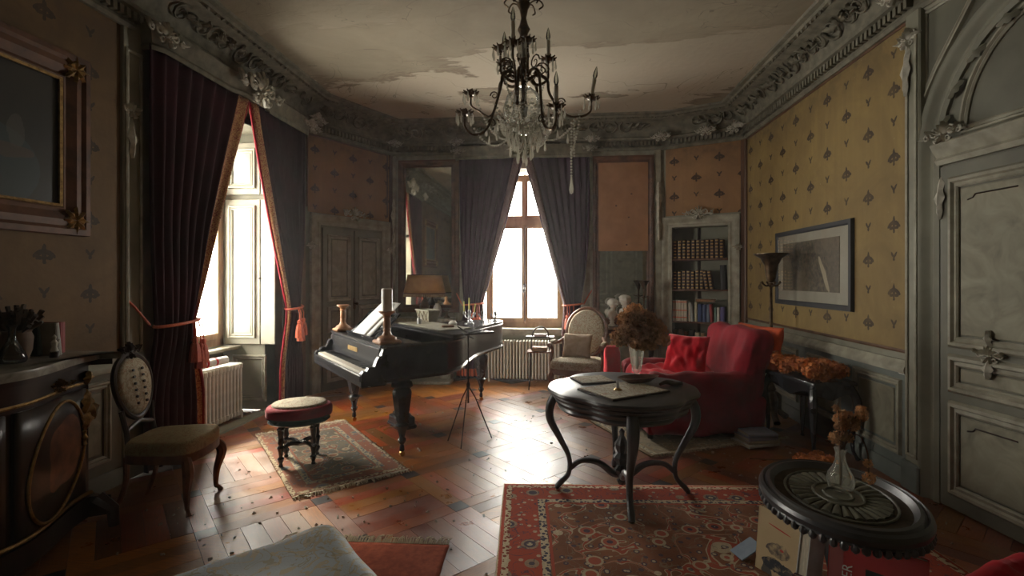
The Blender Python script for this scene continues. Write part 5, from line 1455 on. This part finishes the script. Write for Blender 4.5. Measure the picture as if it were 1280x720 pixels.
# ================================================================ FLOWERS
def flower_mesh(name, mat, r, n, seed):
    mb = MB(); R = random.Random(seed)
    for k in range(n):
        v = Vector((R.gauss(0, 1), R.gauss(0, 1), R.gauss(0, 1))).normalized(); c = v * r * R.uniform(.75, 1.06)
        v = (v + Vector((R.gauss(0, 1), R.gauss(0, 1), R.gauss(0, 1))) * .45).normalized()
        a = v.orthogonal().normalized(); b2 = v.cross(a); s = r * R.uniform(.20, .34); q = R.uniform(0, 2)
        for j in range(4):
            t = q + j * pi / 2; d = a * cos(t) + b2 * sin(t); e = a * -sin(t) + b2 * cos(t); u = v * s * R.uniform(.1, .55)
            mb.add([c, c + d * s * .6 + e * s * .42 + u * .5, c + d * s + u, c + d * s * .6 - e * s * .42 + u * .5], [(0, 1, 2, 3)])
    me = bpy.data.meshes.new(name); me.from_pydata(mb.v, [], mb.f); me.materials.append(mat); return me
FB = [flower_mesh('flower_head', M['flower_brown'], .075, 110, s) for s in (1, 2, 3)]
FO = [flower_mesh('flower_head', M['flower_orange'], .07, 110, s) for s in (4, 5, 6)]
def heads(root, meshes, pts, seed=0):
    R = random.Random(seed)
    for p in pts:
        o = link(R.choice(meshes), 'flower_head', root); o.location = p[:3]; s = p[3] if len(p) > 3 else 1
        o.scale = (s, s, s * .9); o.rotation_euler = (R.uniform(0, 6), R.uniform(0, 6), R.uniform(0, 6))

# ================================================================ CENTRE TABLE
TX, TY = .46, 3.45
tb = thing('centre_table', 'black lacquer violin-shaped table with scrolled legs in the room centre', 'table', (TX, TY, 0), radians(8))
def cart(r, n=96, ax=.50, ay=.52):
    P = []
    for k in range(n):
        a = 2 * pi * k / n
        lobe = 1 + .045 * cos(4 * a) - .018 * cos(8 * a) + .010 * cos(12 * a)
        P.append((r * ax * lobe * cos(a), r * ay * lobe * sin(a)))
    return P
mb = MB(); R_ = []
for r, z in ((.955, .700), (1.0, .712), (1.01, .725), (.995, .738), (.975, .742)): R_.append([(x, y, z) for x, y in cart(r)])
mb.loft(R_); mb.build('tabletop', M['table_black'], tb, 30)
mb = MB(); R_ = []
for r, z in ((.80, .585), (.84, .592), (.865, .61), (.85, .625), (.885, .635), (.905, .655), (.89, .668), (.93, .675), (.945, .69), (.93, .702)): R_.append([(x, y, z) for x, y in cart(r)])
mb.loft(R_); mb.build('apron', M['table_black'], tb, 30)
for k in range(4):
    a = radians(-98 + 90 * k) ; c_, s_ = cos(a), sin(a)
    if k % 2: pass
    P = [(.455, .69), (.50, .60), (.50, .50), (.44, .38), (.37, .24), (.37, .12), (.43, .05), (.455, .018)]
    pts = cr([(c_ * r, s_ * r * 1.0, z) for r, z in P], 5)
    lg = MB(); lg.tube(pts, [.036, .040, .036, .028, .022, .020, .024, .022], 10, .8)
    lg.tube(cr([(c_ * .47, s_ * .47, .66), (c_ * .515, s_ * .515, .56), (c_ * .50, s_ * .50, .46)], 4), [.012, .018, .006], 6)
    lg.build('leg', M['table_black'], tb, 50)
    MB().lathe([(0, 0), (.016, 0), (.018, .012), (.01, .02), (0, .02)], (c_ * .455, s_ * .455, 0), 10).build('caster', M['bronze'], tb)
    pts = cr([(c_ * .37, s_ * .37, .15), (c_ * .28, s_ * .28, .21), (c_ * .16, s_ * .16, .20), (c_ * .06, s_ * .06, .13), (0, 0, .14)], 6)
    MB().tube(pts, [.020, .018, .022, .026, .03], 8).build('stretcher', M['table_black'], tb)
MB().lathe([(0, .05), (.02, .055), (.035, .08), (.02, .10), (.045, .13), (.05, .16), (.025, .19), (.05, .22), (.06, .25), (.03, .28), (.045, .31), (.05, .34), (.03, .37), (.015, .40), (.02, .43), (0, .45)], seg=18, flute=.06, fn=9).build('finial', M['table_black'], tb)
ZTB = .7425
def board(name, label, cat, loc, rz, w, h, mat, th=.012, sc_=1):
    o = thing(name, label, cat, loc, rz)
    MB().box(-w / 2, w / 2, -h / 2, h / 2, 0, th, .003).build('board', M['dark_wood'], o, 0)
    MB().box(-w / 2 + .012, w / 2 - .012, -h / 2 + .012, h / 2 - .012, th, th + .0025).build('needlework', mat, o, 0)
    return o
board('embroidered_cloth', 'large dark-edged embroidered panel lying in the table centre', 'panel', (.45, 3.30, ZTB), radians(35), .50, .36, M['tapestry'])
board('embroidered_mat', 'smaller square embroidered mat on table, toward the piano side', 'mat', (.27, 3.62, ZTB), radians(20), .27, .24, M['tapestry'])
dt = thing('shallow_dish', 'long shallow brown dish beside the vase on black table', 'dish', (.59, 3.55, ZTB + .016), radians(25))
mb = MB(); mb.loft([[(.06 * cos(a) * 1.6, .06 * sin(a), 0) for a in [k * pi / 8 for k in range(16)]], [(.10 * cos(a) * 1.7, .085 * sin(a), .035) for a in [k * pi / 8 for k in range(16)]], [(.095 * cos(a) * 1.7, .08 * sin(a), .035) for a in [k * pi / 8 for k in range(16)]], [(.055 * cos(a) * 1.6, .055 * sin(a), .006) for a in [k * pi / 8 for k in range(16)]]]); mb.build('body', M['walnut'], dt, 40)
sp = thing('brass_bell', 'tiny brass and silver table bell on embroidered panel', 'bell', (.41, 3.27, ZTB + .0155))
MB().lathe([(0, 0), (.028, 0), (.026, .006), (.01, .014), (0, .014)], seg=16).build('base', M['brass'], sp)
MB().lathe([(0, .014), (.009, .014), (.010, .05), (.012, .058), (0, .062)], seg=14).build('handle', M['silver'], sp)
tw = tag(MB(T(.80, 3.50, ZTB)).tube(cr([(-.07, -.02, .012), (-.02, .02, .02), (.04, 0, .014), (.09, .03, .012)], 5), [.01, .018, .012], 8).build('carved_twig', M['basket']), 'small dark curled carving lying at table edge beside dish', 'carving')
vs = thing('crystal_vase', 'flared cut-glass footed vase on the black table', 'vase', (.62, 3.80, ZTB))
MB().lathe([(0, 0), (.05, 0), (.052, .006), (.018, .014), (.016, .03), (.032, .045), (.045, .12), (.056, .20), (.066, .27), (.068, .275), (.062, .27), (.05, .19), (.038, .11), (.02, .05), (0, .045)], seg=32, flute=.03, fn=16).build('vase_body', M['crystal2'], vs, 40)
bq = thing('hydrangea_bouquet', 'dried brown hydrangea bouquet filling the cut-glass vase', 'bouquet', (.62, 3.80, ZTB))
R = random.Random(5); pts = []
for k in range(22):
    a = R.uniform(0, 2 * pi); rr_ = R.uniform(.02, .14); pts.append((rr_ * cos(a), rr_ * sin(a) * .7, .36 + R.uniform(-.04, .14) - rr_ * .3, R.uniform(.65, .95)))
pts += [(.15, .02, .30, .8), (.18, .0, .36, .7), (-.15, -.02, .29, .8), (-.12, -.06, .33, .9), (.0, -.08, .30, .9), (.09, -.09, .28, .8), (-.04, 0, .50, .8), (-.09, .0, .44, .8), (.15, 0, .40, .7), (.22, .03, .28, .6)]
heads(bq, FB, pts, 3)
mb = MB()
for p in pts[:18]: mb.tube(cr([(p[0] * .08, p[1] * .08, .06), (p[0] * .2, p[1] * .2, .24), p[:3]], 3), .0028, 5)
mb.build('stem_bunch', M['twig'], bq)

# ================================================================ ETAGERE beside armchair
eg = thing('etagere', 'small dark two-tier stand with hooped top in front of radiator', 'stand', (-.21, 6.60, 0))
for x in (-.14, .14):
    for y in (-.10, .10): MB().tube([(x, y, .50), (x, y, .25), (x * 1.1, y * 1.1, 0)], [.010, .009, .008], 6).build('leg', M['dark_wood'], eg)
MB().box(-.18, .18, -.13, .13, .50, .515, .004).build('lower_tray', M['walnut'], eg, 0)
for x in (-.12, .12): MB().tube([(x, .0, .515), (x, .0, .70)], .008, 6).build('post', M['dark_wood'], eg)
MB().box(-.20, .19, -.09, .09, .70, .713, .004).build('upper_tray', M['dark_wood'], eg, 0)
MB().tube([(.11 * cos(a), .0, .71 + .13 * sin(a)) for a in [k * pi / 14 for k in range(15)]], .010, 8).build('hoop', M['dark_wood'], eg)
book('pale pink book lying on the hooped stand upper tray', (-.21, 6.54, .7135), 0, .11, .17, .03, cm('pink', (.50, .35, .30)), lie=True)
book('thick old brown book lying on the hooped stand lower tray', (-.22, 6.53, .5155), 0, .15, .20, .05, cm('oldb', (.30, .17, .09)), lie=True)

# ================================================================ CONSOLE TABLE with flowers
ct = thing('console_table', 'black shaped console table with slender cabriole legs by the dado', 'table', (2.22, 4.50, 0), radians(12)); ct.scale = (.84, 1, 1)
O = [(-.24, -.33), (-.10, -.30), (0, -.31), (.10, -.30), (.22, -.33), (.25, -.2), (.24, 0), (.25, .2), (.22, .33), (.10, .30), (0, .31), (-.10, .30), (-.24, .33), (-.25, .2), (-.235, 0), (-.25, -.2)]
O2 = [tuple(p)[:2] for p in cr([(*p, 0) for p in O], 3, True)]
MB().dome(O2, .615, .645, .015, 3).build('tabletop', M['ebony'], ct, 30)
mb = MB(); n_ = len(O2); ring = []
for zf in (0, 1):
    ring.append([(x * .88, y * .9, .617 if zf == 0 else .52 - .035 * cos(4 * atan2(y, x))) for x, y in O2])
mb.loft(ring); mb.build('apron', M['ebony'], ct, 40)
for x in (-1, 1):
    for y in (-1, 1): cabriole(MB(), (x * .20, y * .27, .60), (x * .225, y * .31, 0), (x * .6, y * .6, 0), (.032, .026, .015, .013, .02), .055).build('leg', M['ebony'], ct)
hf = thing('dried_hydrangeas', 'heap of rust-orange dried hydrangea heads on the console top', 'flowers', (2.22, 4.50, .645), radians(12))
R = random.Random(9); pts = []
for k in range(34): pts.append((R.uniform(-.17, .14), R.uniform(-.30, .32), .055 + R.uniform(0, .075), R.uniform(.65, .95)))
heads(hf, FO, pts, 4)
hs = thing('dried_hydrangeas', 'small clump of dried hydrangeas on floor under the console', 'flowers', (2.02, 4.02, 0))
heads(hs, FO, [(R.uniform(-.13, .13), R.uniform(-.08, .08), .05 + R.uniform(0, .02), .8) for k in range(9)], 5)
tag(MB(T(1.80, 4.15, .006)).tube(cr([(-.2, .02, 0), (0, -.02, .01), (.15, .03, .005), (.2, .0, 0)], 5), .005, 6).build('dry_twig', M['twig']), 'thin bare twig lying on floor before the console legs', 'twig')
# books and papers on the floor beside the chair
for i, (lb, nm, c, w, h_, t, rz_) in enumerate((('bottom white paper-bound book of the floor pile by red armchair', 'white', (.62, .62, .58), .24, .32, .022, .35), ('cream book in middle of the floor pile by red armchair', 'cream', (.58, .52, .4), .22, .30, .025, .22), ('lilac-grey book second from top of the floor pile by red armchair', 'lilac', (.33, .32, .42), .21, .29, .022, .30), ('pale blue book on top of the floor pile by red armchair', 'pblue', (.36, .40, .55), .20, .27, .03, .15))):
    book(lb, (1.83, 4.44 + i * .008, .012 + .0265 * i), rz_, w, h_, t, cm(nm, c), lie=True)

# ================================================================ OVAL LOW TABLE with tray top
OX, OY = 1.311, 2.383
ot = thing('oval_table', 'low dark oval table with carved rim and inset green medallion', 'table', (OX, OY, 0), radians(79.2))
TLT = T(0, 0, 0)
def ov(r, ax=.418, ay=.324, n=64): return [(r * ax * cos(2 * pi * k / n), r * ay * sin(2 * pi * k / n)) for k in range(n)]
mb = MB(); rings = []
for r, z in ((.90, .442), (.965, .445), (.985, .452), (.97, .460), (1.0, .465), (1.01, .485), (.99, .502), (.955, .510), (.93, .500), (.90, .512), (.86, .515), (.825, .498), (.80, .488), (.77, .488)): rings.append([(x, y, z) for x, y in ov(r)])
mb.loft(rings); mb.build('carved_rim', M['table_black'], ot, 30)
g = MB()
for k in range(56):
    a = 2 * pi * k / 56; g.lathe([(0, -.022), (.014, -.012), (.017, 0), (.010, .016), (0, .02)], (.405 * cos(a), .313 * sin(a), .440), 8)
g.build('gadroon_beads', M['table_black'], ot, 40, kind='stuff')
MB().prism(ov(.80), .470, .4885).build('inset_top', M['marble'] if False else M['basket'], ot, 0)
m, nt, b = new_mat('green_medallion', .5)
x, y, z, vec = xyz(nt)
n = tex_noise(nt, 20, 4)
nt.links.new(mixc(nt, n.ramp(.35, .65), (.17, .17, .12), (.09, .09, .065)), b.inputs['Base Color'])
md = MB()
for k in range(30):
    a = 2 * pi * k / 30
    A = Vector((.135 * cos(a), .105 * sin(a), .493)); B = Vector((.25 * cos(a), .195 * sin(a), .493))
    md.tube([A, (A + B) / 2 + Vector((0, 0, .004)), B], [.007, .014, .018], 6, .45)
md.build('medallion_petals', m, ot, 50, kind='stuff')
md = MB(); md.tube([(.125 * cos(a), .098 * sin(a), .493) for a in [k * pi / 20 for k in range(41)]], .008, 6); md.tube([(.275 * cos(a), .213 * sin(a), .492) for a in [k * pi / 24 for k in range(49)]], .006, 6); md.tube([(.07 * cos(a), .055 * sin(a), .493) for a in [k * pi / 16 for k in range(33)]], .008, 6); md.build('medallion_rings', m, ot)
MB().prism([(.12 * cos(k * pi / 16), .093 * sin(k * pi / 16)) for k in range(32)], .4885, .4925).build('medallion_plate', m, ot, 0)
MB().lathe([(0, .44), (.10, .44), (.05, .38), (.04, .28), (.06, .22), (.04, .12), (.06, .06), (.10, .03), (.10, 0), (0, 0)], seg=20).build('pedestal', M['table_black'], ot)
gv = thing('glass_vase', 'clear bulbous glass vase standing on the dark oval table', 'vase', (1.353, 2.44, .4935))
MB().lathe([(0, 0), (.045, 0), (.052, .01), (.058, .04), (.052, .075), (.032, .11), (.022, .14), (.020, .17), (.028, .195), (.024, .195), (.016, .17), (.018, .14), (.028, .11), (.046, .075), (.050, .04), (.044, .012), (0, .010)], seg=28, flute=.02, fn=10).build('vase_body', M['crystal2'], gv, 40)
db = thing('dried_branches', 'dried brown flower branches standing in the bulbous glass vase', 'branches', (1.353, 2.44, .4935))
R = random.Random(21); mb = MB(); hp = []
for k in range(7):
    ex_ = (R.uniform(-.02, .16), R.uniform(-.05, .08), R.uniform(.30, .46))
    P = cr([(0, 0, .02), (ex_[0] * .15, ex_[1] * .2, .18), (ex_[0] * .6, ex_[1] * .6, .30), ex_], 4); mb.tube(P, [.004, .0025], 5)
    for q in range(4): p = P[int(len(P) * (.5 + .13 * q))] if int(len(P) * (.5 + .13 * q)) < len(P) else P[-1]; hp.append((p.x + R.uniform(-.02, .02), p.y, p.z, R.uniform(.22, .40)))
Pd = cr([(0, 0, .19), (.06, -.02, .27), (.10, -.03, .2), (.11, -.03, .08)], 5); mb.tube(Pd, .003, 5); hp += [(.11, -.03, .07, .35), (.105, -.03, .14, .25)]
mb.build('twigs', M['twig'], db); heads(db, FB, hp, 8)

# books standing under the oval table
def bigbook(label, loc, rx, ry, rz_, w, h_, t, mat, extra=None):
    b_ = thing('book', label, 'book', loc, 0); b_.rotation_euler = (rx, ry, rz_)
    MB().box(-w / 2, w / 2, 0, .004, 0, h_).box(-w / 2, w / 2, t - .004, t, 0, h_).box(-w / 2, -w / 2 + .004, 0, t, 0, h_).build('cover', mat, b_, 0)
    MB().box(-w / 2 + .004, w / 2 - .006, .004, t - .004, .004, h_ - .004).build('pages', M['pages'], b_, 0)
    if extra: extra(b_, w, h_)
    return b_
def text_mesh(s, size, mat, parent, mtx, name='lettering'):
    cu = bpy.data.curves.new('t', 'FONT'); cu.body = s; cu.size = size; cu.extrude = .0004
    to_ = bpy.data.objects.new('t', cu); COL.objects.link(to_)
    bpy.context.view_layer.update()
    me = bpy.data.meshes.new_from_object(to_.evaluated_get(bpy.context.evaluated_depsgraph_get()))
    bpy.data.objects.remove(to_); me.transform(mtx); me.materials.clear(); me.materials.append(mat)
    return link(me, name, parent)
m, nt, b = new_mat('cream_figure_cover', .6)
x, y, z, vec = xyz(nt)
n = tex_noise(nt, 26, 4); xx = x + (n - .5) * .05; zz_ = z + (n - .5) * .05
col = mixc(nt, tex_noise(nt, 5, 3).ramp(.3, .7), (.58, .44, .25), (.50, .37, .20))
col = mixc(nt, ell(xx, zz_, -.0, .145, .06, .035) * n.ramp(.35, .6), col, (.10, .08, .07))
col = mixc(nt, ell(xx, zz_, .0, .07, .085, .030) * n.ramp(.30, .5), col, (.03, .035, .045))
col = mixc(nt, ell(xx, zz_, -.055, .02, .025, .05) * .9, col, (.03, .035, .045))
col = mixc(nt, ell(xx, zz_, .05, .02, .03, .05) * .9, col, (.03, .035, .045))
col = mixc(nt, ell(x, z + x * .15, 0, .250, .06, .0035), col, (.5, .05, .03))
col = mixc(nt, ell(x, z, .018, .155, .010, .006), col, (.5, .06, .04))
nt.links.new(col, b.inputs['Base Color'])
bigbook('cream book with dark dancing-figure drawing leaning on the oval table rim', (1.085, 2.50, .0), radians(-6), 0, radians(-58), .235, .325, .03, m)
bigbook('blank cream-edged book tucked behind the drawing-covered book', (1.135, 2.545, .0), radians(-6), 0, radians(-58), .235, .345, .02, cm('cream', (.58, .52, .40)))
def redx(b_, w, h_):
    MB().box(-w * .10, w * .43, -.0012, .0, .01, h_ * .68).build('cover_picture', MN('dark_photo', (.02, .022, .02), (.09, .08, .06), 14, .5, lo=.5, hi=.8), b_, 0)
    MB().box(-w / 2 + .004, -w / 2 + .055, -.0010, .0, .0, h_).build('spine_strip', MN('faded_pink_strip', (.42, .13, .11), (.36, .09, .09), 8, .6), b_, 0)
    text_mesh('OUKER', .052, M['paper'], b_, T(-w / 2 + .088, -.002, .055) @ Matrix.Rotation(pi / 2, 4, 'X') @ Matrix.Rotation(pi / 2, 4, 'Z'))
bigbook('big red art book with black picture under oval table rim', (1.31, 2.135, .04), radians(-6), radians(2), radians(-36), .335, .34, .035, MN('red_cover', (.55, .05, .045), (.48, .035, .035), 10, .5), redx)
bigbook('open-edged white paperback leaning between cream and red books', (1.12, 2.33, .05), 0, radians(-10), radians(-150), .11, .29, .05, cm('white', (.62, .62, .58)))
bigbook('thin dark purple book standing beside the red art book', (1.10, 2.22, .0), radians(-3), 0, radians(-45), .14, .17, .03, cm('purple', (.10, .04, .06)))
tag(MB(T(1.02, 2.70, .045, 0, radians(-25), .3)).box(-.07, .07, -.05, .05, 0, .008, .002).build('blue_card', M['sky_blue_card']), 'small slate-blue card lying on red carpet beside the books', 'card')
pillow('cushion', 'bright red cushion on floor near the big panelled door', (2.03, 2.10, .17), (radians(4), radians(4), radians(30)), .62, .55, .26, M['red_cloth'], seed=3, amp=.03)

# ================================================================ RUGS
def rug(label, loc, rz, w, l, mat, fr=None, name='rug', curl=0):
    r = thing(name, label, 'rug', loc, rz)
    def f(u, v):
        x = (u - .5) * w; y = (v - .5) * l
        z = .007 + .006 * max(0, noise.noise(Vector((x * 2.2, y * 2.2, 3))))
        if curl: z += curl * max(0, (abs(x) / (w / 2) - .93)) * 6 * max(0, noise.noise(Vector((x, y * 3, 9))))
        return (x + .008 * noise.noise(Vector((x * 3, y * 3, 7))), y + .008 * noise.noise(Vector((x * 3, y * 3, 17))), z)
    solid(MB().grid(f, 40, 40).build('pile', mat, r, 180), .010)
    if fr:
        q = MB(); R = random.Random(3)
        for side in fr:
            ax, sg, ln = side
            k = -(l if ax == 'x' else w) / 2
            while k < (l if ax == 'x' else w) / 2:
                e = ln * R.uniform(.5, 1.1); j = R.uniform(-.02, .02)
                P = [(sg * (w if ax == 'x' else l) / 2 - sg * .005, k, .012), (sg * ((w if ax == 'x' else l) / 2 + e * .5), k + j * .4, .016 + R.uniform(0, .012)), (sg * ((w if ax == 'x' else l) / 2 + e), k + j, .006)]
                if ax == 'y': P = [(p[1], p[0], p[2]) for p in P]
                q.tube(P, [.004, .003], 4); k += .0085
        q.build('fringe', M['fringe'], r, 0, kind='stuff')
    return r
# piano rug: corners (-2.77,4.25),(-2.25,4.88),(-1.22,3.81),(-1.71,3.09)
rug('worn dark oriental rug with white fringes under the round stool', (-1.99, 4.01, .0), radians(-49 + 90), .84, 1.60, M['oldrug'], [('y', -1, .05), ('y', 1, .05)], curl=.03)
rug('large red persian carpet under the black centre table', (.92, 2.12, 0), radians(4), 2.4, 2.9, M['bigrug'], name='carpet')
rug('pale cream-bordered rug under the draped crimson armchair', (1.20, 5.03, 0), radians(24), 1.48, 1.30, M['palerug'], [('y', -1, .03)])
rug('brick red rug with thick cream fringe beside the blue daybed', (-1.05, 2.02, 0), radians(2), .95, 1.25, M['plain_rug'], [('y', 1, .085)])

# ================================================================ DAYBED
dbm = thing('daybed', 'pale blue and gold brocade daybed with a rounded corner', 'daybed', (-.97, 2.03, 0), radians(45))
# local: corner at origin, extends to -x and -y
mb = MB(); mb.soft(1.0, .62, .20, .07, 30, (-.50, -.31, .36), .02, 4)
mb.build('mattress', M['brocade'], dbm, 180, weld=2)
MB().box(-.98, -.03, -.60, -.03, .10, .27, .01).build('frame', M['walnut'], dbm, 0)
for x in (-.06, -.93):
    for y in (-.06, -.55): MB().box(x - .02, x + .02, y - .02, y + .02, 0, .12, .004).build('leg', M['walnut'], dbm, 0)

# floor debris
dbr = MB(); R = random.Random(31)
for k in range(260):
    a = R.choice(((-1.6, 3.2, .9), (-.9, 4.3, 1.0), (-2.1, 3.0, .5), (-1.0, 3.2, .6), (1.6, 3.9, .5), (-.3, 5.2, 1.2), (2.0, 3.2, .5)))
    x, y = a[0] + R.gauss(0, a[2] * .6), a[1] + R.gauss(0, a[2] * .6)
    if x < -2.9 or x > 2.4 or y > 6.9: continue
    s = R.uniform(.003, .011) * (1.8 if R.random() < .06 else 1); dbr.M = T(x, y, .002, R.uniform(0, 3), R.uniform(0, 3), R.uniform(0, 3)); dbr.box(-s, s, -s * .7, s * .7, -s * .4, s * .4)
tag(dbr.build('plaster_debris', M['debris'], None, 0), 'pale plaster crumbs scattered over the parquet floor', 'debris', kind='stuff')

# ================================================================ CHANDELIER
CX_, CY_ = -.23, 3.45
chd = thing('chandelier', 'tarnished iron chandelier with glass drops hanging over the room', 'chandelier', (CX_, CY_, 0))
I_ = M['bronze']
MB().lathe([(0, 3.80), (.06, 3.80), (.055, 3.77), (.02, 3.74), (.012, 3.70), (0, 3.70)], seg=18).build('ceiling_rose', I_, chd)
mb = MB()
for k in range(5): 
    z = 3.70 - k * .032; mb.tube([(.012 * cos(a) if k % 2 else 0, 0 if k % 2 else .012 * cos(a), z - .016 + .02 * sin(a)) for a in [q * pi / 6 for q in range(13)]], .003, 5)
mb.build('chain', I_, chd)
MB().lathe([(0, 3.56), (.02, 3.55), (.03, 3.50), (.05, 3.46), (.03, 3.42), (.018, 3.36), (.03, 3.31), (.045, 3.28), (.03, 3.25), (.02, 3.20), (.016, 3.08), (.03, 3.02), (.045, 2.98), (.03, 2.94), (.02, 2.90), (.016, 2.80), (.03, 2.72), (.02, 2.66), (0, 2.64)], seg=18, flute=.04, fn=6).build('stem', I_, chd)
MB().lathe([(0, 3.24), (.03, 3.22), (.036, 3.15), (.022, 3.08), (0, 3.07)], seg=14).build('glass_knop', M['crystal'], chd)
mb = MB()
for k in range(8):
    a = k * pi / 4 + .2
    mb.tube(cr([(.03 * cos(a), .03 * sin(a), 3.46), (.10 * cos(a), .10 * sin(a), 3.50), (.14 * cos(a), .14 * sin(a), 3.46), (.11 * cos(a), .11 * sin(a), 3.43)], 4), .006, 5)
mb.build('crown_leaves', I_, chd)
# glass bell body
MB().lathe([(.05, 2.86), (.12, 2.80), (.145, 2.72), (.13, 2.62), (.08, 2.56), (.03, 2.53), (0, 2.53)], seg=28, flute=.03, fn=14).build('glass_bowl', M['crystal2'], chd)
def bob(root, x, y, z, candle=True, tilt=0, r=.048):
    mb = MB(); m0 = T(x, y, z, 0, tilt, 0); mb.M = m0
    mb.lathe([(0, -.03), (.012, -.025), (.008, -.01), (r * .7, -.004), (r, .008), (r * .8, .006), (.014, .006), (.016, .03), (0, .03)], seg=20, flute=.12, fn=10)
    for k in range(10):
        a = k * pi / 5; mb.tube([(r * .8 * cos(a), r * .8 * sin(a), .004), (r * 1.3 * cos(a), r * 1.3 * sin(a), .016)], [.010, .004], 5)
    b_ = mb.build('drip_pan', I_, root)
    if candle:
        q = MB(m0); q.lathe([(0, .02), (.0145, .02), (.0145, .14), (0, .14)], seg=12); q.build('candle_sleeve', M['candle'], b_)
        q = MB(m0); q.lathe([(.008, .14), (.017, .165), (.015, .19), (.006, .225), (0, .24)], seg=12); q.build('bulb', M['glass'], b_)
def drop(mb, x, y, z, L=.05, r=.009):
    mb.lathe([(0, 0), (r * .3, -.004), (r * .5, -L * .35), (r, -L * .72), (r * .7, -L * .92), (0, -L)], (x, y, z), 7)
def beads(mb, A, B, sag, r=.0085, step=.021):
    A, B = Vector(A), Vector(B); n_ = max(2, int(((A - B).length + sag * 1.2) / step))
    for k in range(n_ + 1):
        t = k / n_; p = A.lerp(B, t) - Vector((0, 0, sag * 4 * t * (1 - t)))
        mb.lathe([(0, -r), (r * .8, -r * .5), (r, 0), (r * .8, r * .5), (0, r)], p, 6)
cry = MB(); dr = MB()
arms = []
# (angle, radius, pan height, tier)
for k, (deg, rad, zp, low) in enumerate(((10, .49, 2.80, 1), (170, .40, 2.86, 1), (215, .46, 2.60, 1), (262, .34, 3.02, 1), (310, .36, 2.62, 1), (60, .45, 2.78, 1), (115, .44, 2.76, 1),
                                     (140, .20, 3.10, 0), (30, .20, 3.10, 0), (200, .17, 3.12, 0), (285, .14, 3.13, 0))):
    a = radians(deg); c_, s_ = cos(a), sin(a)
    if low:
        P = [(.03, 2.92), (.10, 2.96), (.17, 2.92), (.19, 2.82), (rad * .62, min(2.68, zp - .06)), (rad * .85, zp - .13), (rad * .99, zp - .09), (rad, zp - .03)]
    else:
        P = [(.03, 2.95), (rad * .5, 2.90), (rad * .95, 2.95), (rad, 3.02), (rad, zp - .03)]
    P = [(r * c_, r * s_, z) for r, z in P]
    mb = MB(); mb.tube(cr(P, 6), [.011, .012, .009, .008, .007], 7)
    for (r0_, z0_, rr_) in ((.13, 3.0, .055), (rad * .55, zp - .03 if low else 2.98, .032)):
        sp_ = spiral(r0_, z0_, rr_, 1.4, 0, 1, 14); mb.tube([(p[0] * c_, p[0] * s_, p[1]) for p in sp_], [.006, .003], 5)
    mb.lathe([(0, -.014), (.012, -.006), (.012, .006), (0, .014)], P[4] if low else P[2], 8)
    mb.build('arm', I_, chd)
    has = deg in (10, 262, 310, 60, 140, 30)
    bob(chd, rad * c_, rad * s_, zp, has, radians(10) if deg == 10 else 0)
    for q in range(7):
        b2 = q * 2 * pi / 7; drop(dr, rad * c_ + .055 * cos(b2), rad * s_ + .055 * sin(b2), zp - .0, .075)
    arms.append((rad * c_, rad * s_, zp - .05, low))
lows = [a for a in arms if a[3]]
for i_ in range(len(lows)):
    p_, q_ = lows[i_], lows[(i_ + 2) % len(lows)]
    beads(cry, (p_[0] * .5, p_[1] * .5, 2.70), (q_[0] * .45, q_[1] * .45, 2.62), .10, .0095)
    for k in range(3): drop(dr, p_[0] * (.35 + .15 * k), p_[1] * (.35 + .15 * k), 2.60 - .03 * k, .07, .011)
for x, y, z, _ in lows: beads(cry, (x * .85, y * .85, z - .04), (x * .22, y * .22, 2.52), .10)
ups = [a for a in arms if not a[3]]
for x, y, z, _ in ups: beads(cry, (x, y, z), (x * .5, y * .5, 2.75), .03)
for k in range(12):
    a = k * pi / 6; x, y = .13 * cos(a), .13 * sin(a)
    beads(cry, (x, y, 2.74), (x * .5, y * .5, 2.46), .05); drop(dr, x * .9, y * .9, 2.58 - .05 * (k % 3), .10, .012)
    beads(cry, (x, y, 2.74), (.13 * cos(a + pi / 6), .13 * sin(a + pi / 6), 2.74), .05)
for k in range(5): drop(dr, .05 * cos(k * 1.26), .05 * sin(k * 1.26), 2.46 - .03 * k % .06, .12, .012)
beads(cry, (.34, .05, 2.62), (.34, .05, 2.24), 0); beads(cry, (.36, .05, 2.64), (.36, .05, 2.38), 0); beads(cry, (.40, .06, 2.66), (.34, .05, 2.40), .03)
drop(dr, .34, .05, 2.235, .13, .018); drop(dr, .0, 0, 2.42, .10, .014)
cry.build('bead_strands', M['crystal'], chd, 30, kind='stuff')
dr.build('glass_drops', M['crystal'], chd, 30, kind='stuff')

# ================================================================ HAZE VOLUME
hz = bpy.data.materials.new('room_haze'); hz.use_nodes = True; nt = hz.node_tree; nt.nodes.clear()
o_ = nt.nodes.new('ShaderNodeOutputMaterial'); vs_ = nt.nodes.new('ShaderNodeVolumeScatter')
vs_.inputs['Color'].default_value = (1.0, .97, .93, 1); vs_.inputs['Density'].default_value = .0055; vs_.inputs['Anisotropy'].default_value = .45
nt.links.new(vs_.outputs[0], o_.inputs['Volume'])
ha = MB().box(-3.92, 3.05, -1.78, 7.60, -.30, 3.95).build('room_haze', hz, None, 0, kind='structure')  # added scattering box that lays haze through the room
